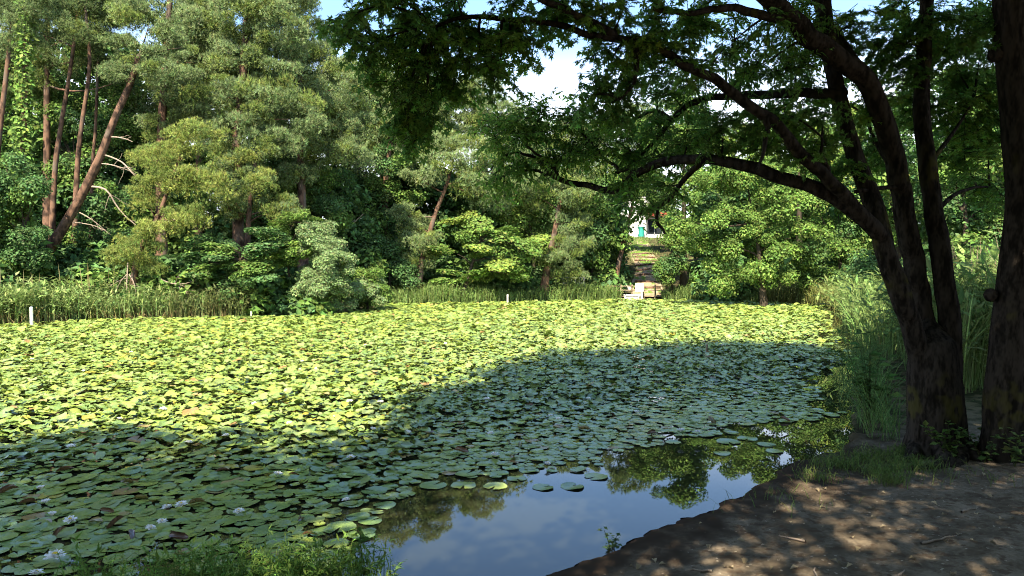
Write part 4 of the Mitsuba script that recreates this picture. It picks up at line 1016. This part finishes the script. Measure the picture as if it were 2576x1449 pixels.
for i, q in enumerate(CP):
    w = on_water(q[0], q[1], 0.03)
    grp, text = ('curled leaves in the shaded front left', 'curled brown withered lily leaf in the shaded front left') if q[0] < 960 and q[1] > 1150 else \
        (('curled leaves in the sunlit part', 'curled brown withered lily leaf in the sunlit carpet near the shadow edge') if q[0] < 1100 else ('curled leaves in the right shadow', 'curled brown withered lily leaf in the big shadow right of centre'))
    k = thing('curled_leaf', text, 'leaf', grp)
    s = rp.uniform(0.06, 0.11)
    scene[k] = {**CURL[i % 4][int(rp.integers(4))], 'to_world': ST().translate([float(w[0]), float(w[1]), 0.035]).rotate([0, 0, 1], float(rp.uniform(0, 360))).rotate([1, 0, 0], float(rp.normal(0, 25))).rotate([0, 1, 0], float(rp.normal(0, 14))).scale(float(s))}


# ------------------------------------------------------------------ reeds and grasses
def blades(pos, h, w, base, rng, lean=0.18, bendk=0.35, leafy_=0, var=0.2):
    """Bent tapering blades, three segments each; leafy_ adds that many side leaves per blade."""
    n = len(pos); h = np.broadcast_to(h, n) * rng.uniform(0.65, 1.15, n)
    a = rng.uniform(0, 2 * np.pi, n); d = np.stack([np.cos(a), np.sin(a), a * 0], 1)
    l = np.abs(rng.normal(0, lean, n)); side = np.stack([-d[:, 1], d[:, 0], a * 0], 1)
    fa = rng.uniform(0, 2 * np.pi, n); side = np.where(rng.random((n, 1)) < 0.5, side, np.stack([np.cos(fa), np.sin(fa), fa * 0], 1))
    t = np.array([0, 0.45, 0.8, 1.0]); ww = np.array([0.7, 1.0, 0.6, 0.0])
    c = pos[:, None] + d[:, None] * ((l[:, None] * t + (np.abs(rng.normal(0, bendk, n))[:, None]) * t ** 3) * h[:, None])[..., None] + np.array([0, 0, 1.0]) * (h[:, None] * (t - 0.12 * t ** 3))[..., None]
    wd = (np.broadcast_to(w, n)[:, None] * ww)[..., None] * side[:, None]
    v = np.stack([c - wd, c + wd], 2).reshape(n, 8, 3)[:, :7]
    f = np.array([[0, 1, 3], [0, 3, 2], [2, 3, 5], [2, 5, 4], [4, 5, 6]])
    V, F = v.reshape(-1, 3), (f[None] + (np.arange(n) * 7)[:, None, None]).reshape(-1, 3)
    C = tint(7, n, base, var, rng)
    if leafy_:
        m = n * leafy_
        u = rng.uniform(0.35, 1.0, m); k = np.repeat(np.arange(n), leafy_)
        pp = c[k, 0] * (1 - u[:, None]) + c[k, 3] * u[:, None]
        dd = unit(np.stack([rng.normal(size=m), rng.normal(size=m), rng.uniform(0.0, 0.9, m)], 1))
        x = unit(np.cross(dd, [0, 0, 1])); M = np.stack([x, dd, np.cross(x, dd)], -1)
        v2, f2 = place(LANCE[0], LANCE[1], pp, M, np.repeat(h, leafy_) * 0.17 * rng.uniform(0.6, 1.3, m))
        V, F = join([(V, F), (v2, f2)]); C = np.vstack([C, tint(5, m, base, var, rng)])
    return (V, F), C


def scatter(poly, n, rng):
    x0, y0, x1, y1 = poly.bounds
    x, y = rng.uniform(x0, x1, n * 4), rng.uniform(y0, y1, n * 4)
    ok = shapely.contains(poly, shapely.points(x, y))
    x, y = x[ok][:n], y[ok][:n]
    return np.stack([x, y, np.maximum(ground_z(x, y), -0.05) - 0.03], 1)


def reed_bed(name, label, poly, n, h, w, base, seed, **kw):
    g = np.random.default_rng(seed)
    P = scatter(shapely.Polygon(poly), n, g)
    P = P[shore_distance(P[:, 0], P[:, 1]) > -0.45]
    hh = h * (0.55 + 0.85 * meshkit.fbm(P * np.array([1.1, 1.1, 0]), 3, seed))
    m, c = blades(P, hh, w, base, g, **kw)
    k = numbered(name)
    scene[k] = mikit.ply(m, 'grass_material', color=c)
    labels[k] = {'label': label, 'category': 'reeds' if 'reed' in name else 'grass', 'kind': 'stuff'}
    return k


SHP = np.array(SHORE)
reed_bed('reed_bed', 'tall leafy sunlit reeds along the left shore', [(-25, 24.4), (-19.6, 27.2), (-16.4, 30.0), (-14.2, 30.8), (-14.2, 32.4), (-17.0, 32.4), (-20, 30), (-26, 27)], 3000, 1.6, 0.017, (0.220, 0.300, 0.105), 71, leafy_=7, lean=0.10)
reed_bed('reed_bed', 'thin mixed green and straw reeds below the hanging dead branch', [(-14.4, 30.4), (-11.4, 31.2), (-10.2, 33.8), (-11.0, 35), (-12, 33), (-14.4, 32.4)], 1500, 1.35, 0.013, (0.160, 0.190, 0.075), 72, leafy_=3, lean=0.10)
reed_bed('reed_bed', 'dry straw coloured stalks standing above the left reeds', [(-22, 28.4), (-16.5, 31.2), (-12, 32.2), (-12, 33), (-17, 32), (-22, 29.6)], 90, 2.3, 0.018, (0.30, 0.24, 0.13), 73, lean=0.04, bendk=0.04)
reed_bed('reed_bed', 'low reeds in front of the small shrub and layered maple', [(-8.2, 40.6), (-7.0, 41.1), (-3.2, 41.6), (-3.2, 44), (-8.4, 43)], 1900, 1.15, 0.018, (0.175, 0.250, 0.080), 74, leafy_=2, lean=0.12)
reed_bed('reed_bed', 'shaded reeds on the middle of the far shore', [(-3.4, 41.6), (0.4, 42.9), (3.0, 44.2), (3.0, 46.2), (0, 45.2), (-3.4, 44)], 1700, 1.0, 0.018, (0.175, 0.250, 0.080), 75, leafy_=2, lean=0.12)
reed_bed('reed_bed', 'bright green reeds left of the white jetty sign', [(2.6, 44.0), (6.9, 46.1), (6.9, 48.0), (3.0, 46.4)], 1700, 1.15, 0.018, (0.175, 0.250, 0.080), 76, leafy_=2, lean=0.12)
reed_bed('reed_bed', 'dark green reeds right of the white jetty sign', [(9.6, 46.0), (10.4, 45.9), (14.6, 42.9), (15.8, 44.5), (11, 48), (9.6, 47.6)], 2200, 0.95, 0.018, (0.175, 0.250, 0.080), 77, leafy_=2, lean=0.12)
reed_bed('reed_bed', 'pale yellow green reeds at the right end of the far shore', [(14.6, 42.6), (16.2, 41.1), (16.9, 37.2), (19.5, 37.6), (18.4, 42), (15.6, 44.4)], 2600, 1.35, 0.018, (0.220, 0.245, 0.085), 78, leafy_=2, lean=0.12)
reed_bed('reed_bed', 'tall bright reed clump left of the big bank tree', [(8.7, 17.4), (10.6, 22.6), (13.2, 29.2), (16.4, 36.0), (18.5, 36), (15.6, 29), (12.6, 22), (11.4, 18), (9.6, 16.4)], 3400, 1.75, 0.013, (0.175, 0.250, 0.080), 79, leafy_=3, lean=0.14)
reed_bed('reed_bed', 'tall dense reeds seen between the two right trunks', [(7.4, 12.2), (12.0, 14.4), (13.5, 18.5), (11.0, 18.6), (8.4, 15.6)], 3600, 2.05, 0.014, (0.175, 0.250, 0.080), 80, leafy_=3, lean=0.16)
reed_bed('reed_bed', 'pinkish dry reed plumes above the reeds between the right trunks', [(10.6, 15.6), (13.0, 16.6), (13.5, 18.5), (11.0, 18.4)], 240, 2.7, 0.012, (0.36, 0.27, 0.19), 81, lean=0.10, bendk=0.12)
reed_bed('reed_bed', 'dry brown tangle at the foot of the left reeds', [(-25, 24.2), (-19.6, 27.0), (-16.4, 29.8), (-12, 30.8), (-12, 32), (-17.0, 31.4), (-20, 29), (-26, 26)], 1500, 0.75, 0.012, (0.240, 0.190, 0.090), 86, lean=0.35, bendk=0.6, leafy_=1)
reed_bed('sedge_clump', 'loose sedge leaning over the lily pads at the right pond edge', [(4.7, 9.9), (5.1, 9.7), (6.1, 12), (7.6, 15.4), (9.3, 18.6), (8.8, 18.8), (7.0, 15.6), (5.4, 12.2)], 380, 0.65, 0.006, (0.130, 0.210, 0.065), 87, lean=0.40, bendk=0.7)
reed_bed('sedge_clump', 'dark shaded sedge at the waterline left of the big trunk', [(4.7, 9.5), (5.0, 9.3), (6.0, 11.8), (7.2, 14.5), (8.4, 16.5), (7.8, 16.6), (6.2, 13), (5.1, 10.8)], 1500, 0.80, 0.006, (0.130, 0.210, 0.065), 82, lean=0.30, bendk=0.6)


def tufts(label, spots, h, w, base, seed, **kw):
    g = np.random.default_rng(seed); P = []
    for (x, y, s, n) in spots:
        P.append(np.stack([g.normal(x, s, n), g.normal(y, s * 0.8, n)], 1))
    P = np.vstack(P); P = P[shore_distance(P[:, 0], P[:, 1]) > 0.03]
    P = np.c_[P, ground_z(P[:, 0], P[:, 1]) - 0.01]
    m, c = blades(P, h, w, base, g, **kw)
    k = numbered('bank_grass'); scene[k] = mikit.ply(m, 'grass_material', color=c)
    labels[k] = {'label': label, 'category': 'grass', 'kind': 'stuff'}


tufts('thin short grass on the bank left of the trunk foot', [(3.7, 8.25, 0.16, 330), (4.3, 8.55, 0.20, 420), (4.05, 7.95, 0.14, 300), (4.5, 8.1, 0.16, 260), (3.95, 7.55, 0.10, 160), (4.75, 8.75, 0.12, 200), (3.3, 7.75, 0.12, 110), (4.6, 7.6, 0.3, 60), (2.6, 7.0, 0.3, 40)],
      0.15, 0.0032, (0.150, 0.210, 0.060), 83, lean=0.35, bendk=0.6)
tufts('leafy weeds and grass at the bottom edge of the picture', [(-2.0, 5.2, 0.20, 120), (-1.5, 5.2, 0.16, 150), (-2.5, 5.05, 0.22, 100), (-1.1, 5.15, 0.10, 60), (-2.9, 4.95, 0.15, 40), (-1.7, 5.0, 0.3, 160)], 0.40, 0.004, (0.150, 0.250, 0.055), 84, lean=0.25, bendk=0.35, leafy_=9)

# ------------------------------------------------------------------ built things on the far shore
def gpt(px, Y):
    p = at(px, 660, Y); p[2] = float(ground_z(p[0], p[1])); return p


def post(label, px, py_top, Y, r, mat, name='post', group_=None, round_=True):
    w = at(px, py_top, Y); k = thing(name, label, 'post', group_)
    g = min(float(ground_z(w[0], w[1])), 0.0) - 0.3
    if round_:
        pts = np.array([[w[0], w[1], g], [w[0], w[1], (g + w[2]) / 2], [w[0], w[1], w[2] - 0.01], [w[0], w[1], w[2]]])
        scene[k] = mikit.ply(tube(pts, [r, r, r, r * 0.8], 12), mat, smooth=40)
    else:
        scene[k] = mikit.ply(box(w[0], w[1], (g + w[2]) / 2, 2 * r, 2 * r, w[2] - g, 0.01), mat)
    return k


wpst = post('white marker post standing in the lily pads before the left reeds', 79, 772, 27.4, 0.055, 'white_paint')
post('thin pale stake in the lily pads below the dark overhanging tree', 632, 783, 31.0, 0.022, 'white_paint')
post('white stake at the far edge of the lily carpet near mid picture', 1277, 741, 42.2, 0.05, 'white_paint')
post('short reddish brown wooden stake standing in the shadow edge on the lily pads', 1778, 866, 18.6, 0.028, 'plank_material')

# jetty with rails, sign board and white sluice frame at the foot of the path
J = at(1607, 700, 46.9); jx, jy = J[0], J[1]
k = thing('jetty', 'small wooden jetty with two thin rails at the foot of the hillside path', 'jetty')
for i in range(9):
    part(k, 'plank', mikit.ply(box(jx - 1.55 + i * 0.36, jy + 0.50, 0.20 + 0.004 * (i % 2), 0.335, 0.80, 0.05, 0.008), 'plank_material'))
for i in range(6):
    part(k, 'post', mikit.ply(box(jx - 1.9 + i * 0.74, jy + 0.02, 0.20, 0.09, 0.09, 1.55, 0.01), 'plank_material'))
for z in (0.62, 0.88):
    part(k, 'rail', mikit.ply(box(jx - 0.05, jy - 0.06, z, 4.0, 0.05, 0.05, 0.01), 'plank_material'))
k = thing('sign_board', 'blank white sign board on a post in front of the jetty', 'sign')
part(k, 'board', mikit.ply(box(jx - 0.02, jy - 0.35, 0.80, 0.52, 0.05, 0.55, 0.01), 'white_paint'))
part(k, 'post', mikit.ply(box(jx + 0.14, jy - 0.30, 0.0, 0.12, 0.07, 1.5, 0.01), 'white_paint'))
k = thing('sluice_frame', 'low white frame with a dark opening standing in the water by the sign', 'sluice')
for dx in (-0.95, -0.1):
    part(k, 'upright', mikit.ply(box(jx + dx, jy - 0.5, 0.02, 0.08, 0.08, 0.56, 0.01), 'white_paint'))
part(k, 'beam', mikit.ply(box(jx - 0.52, jy - 0.5, 0.335, 1.05, 0.11, 0.07, 0.01), 'white_paint'))
part(k, 'gate', mikit.ply(box(jx - 0.52, jy - 0.46, 0.05, 0.74, 0.04, 0.40), 'grey_metal'))

k = thing('railing', 'grey metal railing half hidden at the far shore left of the path', 'railing')
ra, rb_ = at(1416, 700, 46.2), at(1469, 702, 46.2)
for i in range(6):
    q = ra + (rb_ - ra) * i / 5; gz = float(ground_z(q[0], q[1]))
    part(k, 'post', mikit.ply(tube([[q[0], q[1], gz - 0.1], [q[0], q[1], 0.9], [q[0], q[1], 1.46]], [0.022] * 3, 8), 'grey_metal', smooth=40))
for z in (1.10, 1.44):
    part(k, 'rail', mikit.ply(tube([[ra[0], ra[1] - 0.03, z], [(ra[0] + rb_[0]) / 2, ra[1] - 0.03, z], [rb_[0], rb_[1] - 0.03, z]], [0.022] * 3, 8), 'grey_metal', smooth=40))
q = gpt(1566, 49.2)
m = trimesh.creation.icosphere(3, 0.42); m.vertices *= [1.0, 0.7, 0.62]; m.vertices *= 1 + 0.7 * (meshkit.fbm(np.array(m.vertices) * 2.6, 3, 8)[:, None] - 0.5); m.apply_translation(q + [0.1, -0.5, 0.32])
k = thing('rock', 'pale pointed rock at the foot of the slim pine by the path', 'rock')
scene[k] = mikit.ply(m, 'rock_material', smooth=30)

# white hut at the top of the path
HY = 76.0
hx0, hx1 = at(1556, 600, HY)[0], at(1676, 600, HY)[0]
hz = float(ground_z((hx0 + hx1) / 2, HY)); zb = at(1600, 596, HY)[2]; ze = at(1600, 522, HY)[2]
k = thing('hut', 'white hut with red awnings at the top of the hillside path', 'building')
wm = 0.5 * (hx0 + hx1) + 0.35
part(k, 'wall', mikit.ply(box((hx0 + wm) / 2, HY + 2, (zb + ze) / 2 - 0.4, wm - hx0, 4.0, ze - zb + 0.8), 'white_paint'))
part(k, 'wall', mikit.ply(box((wm + hx1) / 2 + 0.002, HY + 2.45, (zb + ze) / 2 - 0.4, hx1 - wm, 3.1, ze - zb + 0.8), 'white_paint'), label='recessed wall under the red canopy')
w = part(k, 'window', mikit.ply(box((wm + hx1) / 2, HY + 0.88, zb + 1.1, (hx1 - wm) * 0.8, 0.06, 1.5), 'dark_glass'))
for dx in (-0.42, 0, 0.42):
    part(w, 'frame', mikit.ply(box((wm + hx1) / 2 + dx * (hx1 - wm) * 0.92, HY + 0.82, zb + 1.1, 0.07, 0.05, 1.56), 'grey_metal'))
rf = np.array([[hx0 - 0.3, HY - 0.25, ze - 0.02], [hx1 + 0.3, HY - 0.25, ze - 0.02], [hx1 + 0.3, HY + 4.2, ze - 0.02], [hx0 - 0.3, HY + 4.2, ze - 0.02], [hx0 + 0.3, HY + 2, ze + 1.3], [hx1 - 0.3, HY + 2, ze + 1.3]])
m = trimesh.convex.convex_hull(rf)
part(k, 'roof', mikit.ply((np.array(m.vertices), np.array(m.faces)), 'rock_material'))
for cx, wd in ((wm + 0.55, 0.75), (hx1 - 0.35, 0.7)):
    m = trimesh.convex.convex_hull(np.array([[cx - wd / 2, HY - 0.5, ze - 0.75], [cx + wd / 2, HY - 0.5, ze - 0.75], [cx - wd / 2, HY + 0.86, ze - 0.15], [cx + wd / 2, HY + 0.86, ze - 0.15], [cx - wd / 2, HY - 0.5, ze - 0.95], [cx + wd / 2, HY - 0.5, ze - 0.95]]))
    part(k, 'awning', mikit.ply((np.array(m.vertices), np.array(m.faces)), 'red_tile'))
k = thing('waste_bin', 'teal plastic bin standing in front of the white hut', 'bin')
bx_, by_ = at(1613, 580, HY - 0.9)[:2]
bz = at(1613, 593, HY - 0.9)[2]
prof = [[0.22, 0], [0.27, 0.0], [0.32, 0.85], [0.34, 0.86], [0.34, 0.90]]
part(k, 'body', mikit.ply((lambda m: (m.apply_translation((bx_, by_, bz - 0.1)), (np.array(m.vertices), np.array(m.faces)))[1])(trimesh.creation.revolve(np.array([[0, 0]] + prof + [[0, 0.90]]), sections=16)), 'teal_plastic', smooth=30))
part(k, 'lid', mikit.ply(box(bx_, by_, bz + 0.86, 0.72, 0.66, 0.09, 0.02), 'teal_plastic'))

gp = np.random.default_rng(85)
tt = 0.38 + 0.62 * gp.uniform(0, 1.0, 2600) ** 0.7; xx = np.interp(tt, ts, cx_) + gp.normal(0, 0.9, 2600); yy = np.interp(tt, ts, cy_)
ok = meshkit.fbm(np.stack([xx, yy, xx * 0], 1) * 0.9, 2, 6) > 0.46
m, c = blades(np.c_[xx, yy, ground_z(xx, yy)][ok], 0.32, 0.014, (0.175, 0.250, 0.080), gp, lean=0.3, bendk=0.5)
scene['path_grass'] = mikit.ply(m, 'grass_material', color=c)
labels['path_grass'] = {'label': 'grass growing over the upper part of the hillside path', 'category': 'grass', 'kind': 'stuff'}

# ------------------------------------------------------------------ small plants and litter on the bank
def leafy_plant(label, px, Y, h, n, size, base, seed, spread=0.16, top=None):
    g = np.random.default_rng(seed)
    f0 = gpt(px, Y); k = thing('plant', label, 'plant')
    for i in range(n):
        tip_ = f0 + [g.normal(0, spread), g.normal(0, spread), h * g.uniform(0.6, 1.05)]
        st = smooth_path([f0 - [0, 0, 0.05], f0 * 0.55 + tip_ * 0.45 + [0, 0, 0.06 * h], tip_], 8)
        part(k, 'stem', mikit.ply(tube(st, np.linspace(0.006, 0.002, 8), 4), 'grass_material', color=np.tile([0.06, 0.08, 0.03], (8 * 4 + 1, 1))))
        m = 16
        pos = st[g.integers(2, 8, m)] + g.normal(0, 0.012, (m, 3))
        dd = unit(np.stack([g.normal(size=m), g.normal(size=m), g.uniform(-0.2, 0.45, m)], 1)); nr = unit(np.array([0, 0, 1.0]) + g.normal(0, 0.3, (m, 3)))
        x = unit(np.cross(dd, nr)); M = np.stack([x, dd, np.cross(x, dd)], -1)
        v, f = place(LEAF[0], LEAF[1], pos, M, size * g.uniform(0.6, 1.2, m))
        part(k, 'leaves', mikit.ply((v, f), 'leaf_material', color=tint(4, m, base, 0.2, g)), kind='stuff')


leafy_plant('leafy weed growing against the right side of the big trunk foot', 2405, 8.3, 0.42, 6, 0.085, (0.10, 0.16, 0.04), 91)
leafy_plant('small leafy weed on the dark earth between the two right trunks', 2455, 8.5, 0.30, 4, 0.07, (0.08, 0.13, 0.04), 92)
leafy_plant('slim weed with pale leaves left of the right hand trunk foot', 2485, 8.2, 0.38, 3, 0.08, (0.09, 0.15, 0.05), 93, 0.08)
leafy_plant('bright leaved weed at the right edge beside the right hand trunk', 2566, 8.0, 0.40, 3, 0.10, (0.14, 0.20, 0.06), 94, 0.08)
leafy_plant('dark broad leaved bush hanging over the water left of the big trunk', 2195, 10.6, 1.30, 12, 0.16, (0.100, 0.180, 0.050), 95, 0.34)
leafy_plant('tall thin weed standing alone at the bottom edge beside the open water', 905, 5.15, 0.42, 2, 0.075, (0.07, 0.12, 0.03), 96, 0.04)

leafy_plant('small dark weed at the waterline in the bottom middle of the picture', 1545, 6.05, 0.22, 4, 0.05, (0.09, 0.15, 0.05), 98, 0.07)

gl = np.random.default_rng(97)
for i in range(75):
    px, py = gl.uniform(1500, 2570), gl.uniform(1150, 1445)
    w = on_water(px, py, 0.3)
    if shore_distance(w[0], w[1]) < 0.25: continue
    k = thing('fallen_leaf', 'dry pale fallen leaf lying on the bare earth of the bank', 'leaf', 'fallen leaves on the bank')
    v = LEAF[0] * [1, 1, 2.5] - [0, 0.5, 0]; s = gl.uniform(0.03, 0.075)
    scene[k] = {**mikit.ply((v, LEAF[1]), 'leaf_material', color=np.tile(np.array([0.42, 0.34, 0.22]) * gl.uniform(0.4, 1.3), (4, 1))),
                'to_world': ST().translate([float(w[0]), float(w[1]), float(ground_z(w[0], w[1])) + 0.012]).rotate([0, 0, 1], float(gl.uniform(0, 360))).rotate([1, 0, 0], float(gl.normal(0, 14))).scale(float(s))}
for i, (px, py, L, a) in enumerate([(2360, 1318, 0.32, 0.2), (1830, 1395, 0.3, 0.1), (2050, 1400, 0.34, 1.2), (1990, 1300, 0.22, 2.2), (2440, 1245, 0.2, 0.3), (1760, 1370, 0.2, 2.8), (2260, 1400, 0.18, 0.7)]):
    w = on_water(px, py, 0.3); g = np.random.default_rng(i)
    t = np.linspace(-0.5, 0.5, 8)
    x = w[0] + L * t * math.cos(a) + g.normal(0, 0.008, 8); y = w[1] + L * t * math.sin(a) + g.normal(0, 0.008, 8)
    k = thing('twig', 'thin dry twig lying on the bare earth of the bank', 'twig', 'twigs on the bank')
    scene[k] = mikit.ply(tube(np.stack([x, y, ground_z(x, y) + 0.012], 1), np.linspace(0.011, 0.004, 8), 6), 'dead_wood_material', smooth=True)
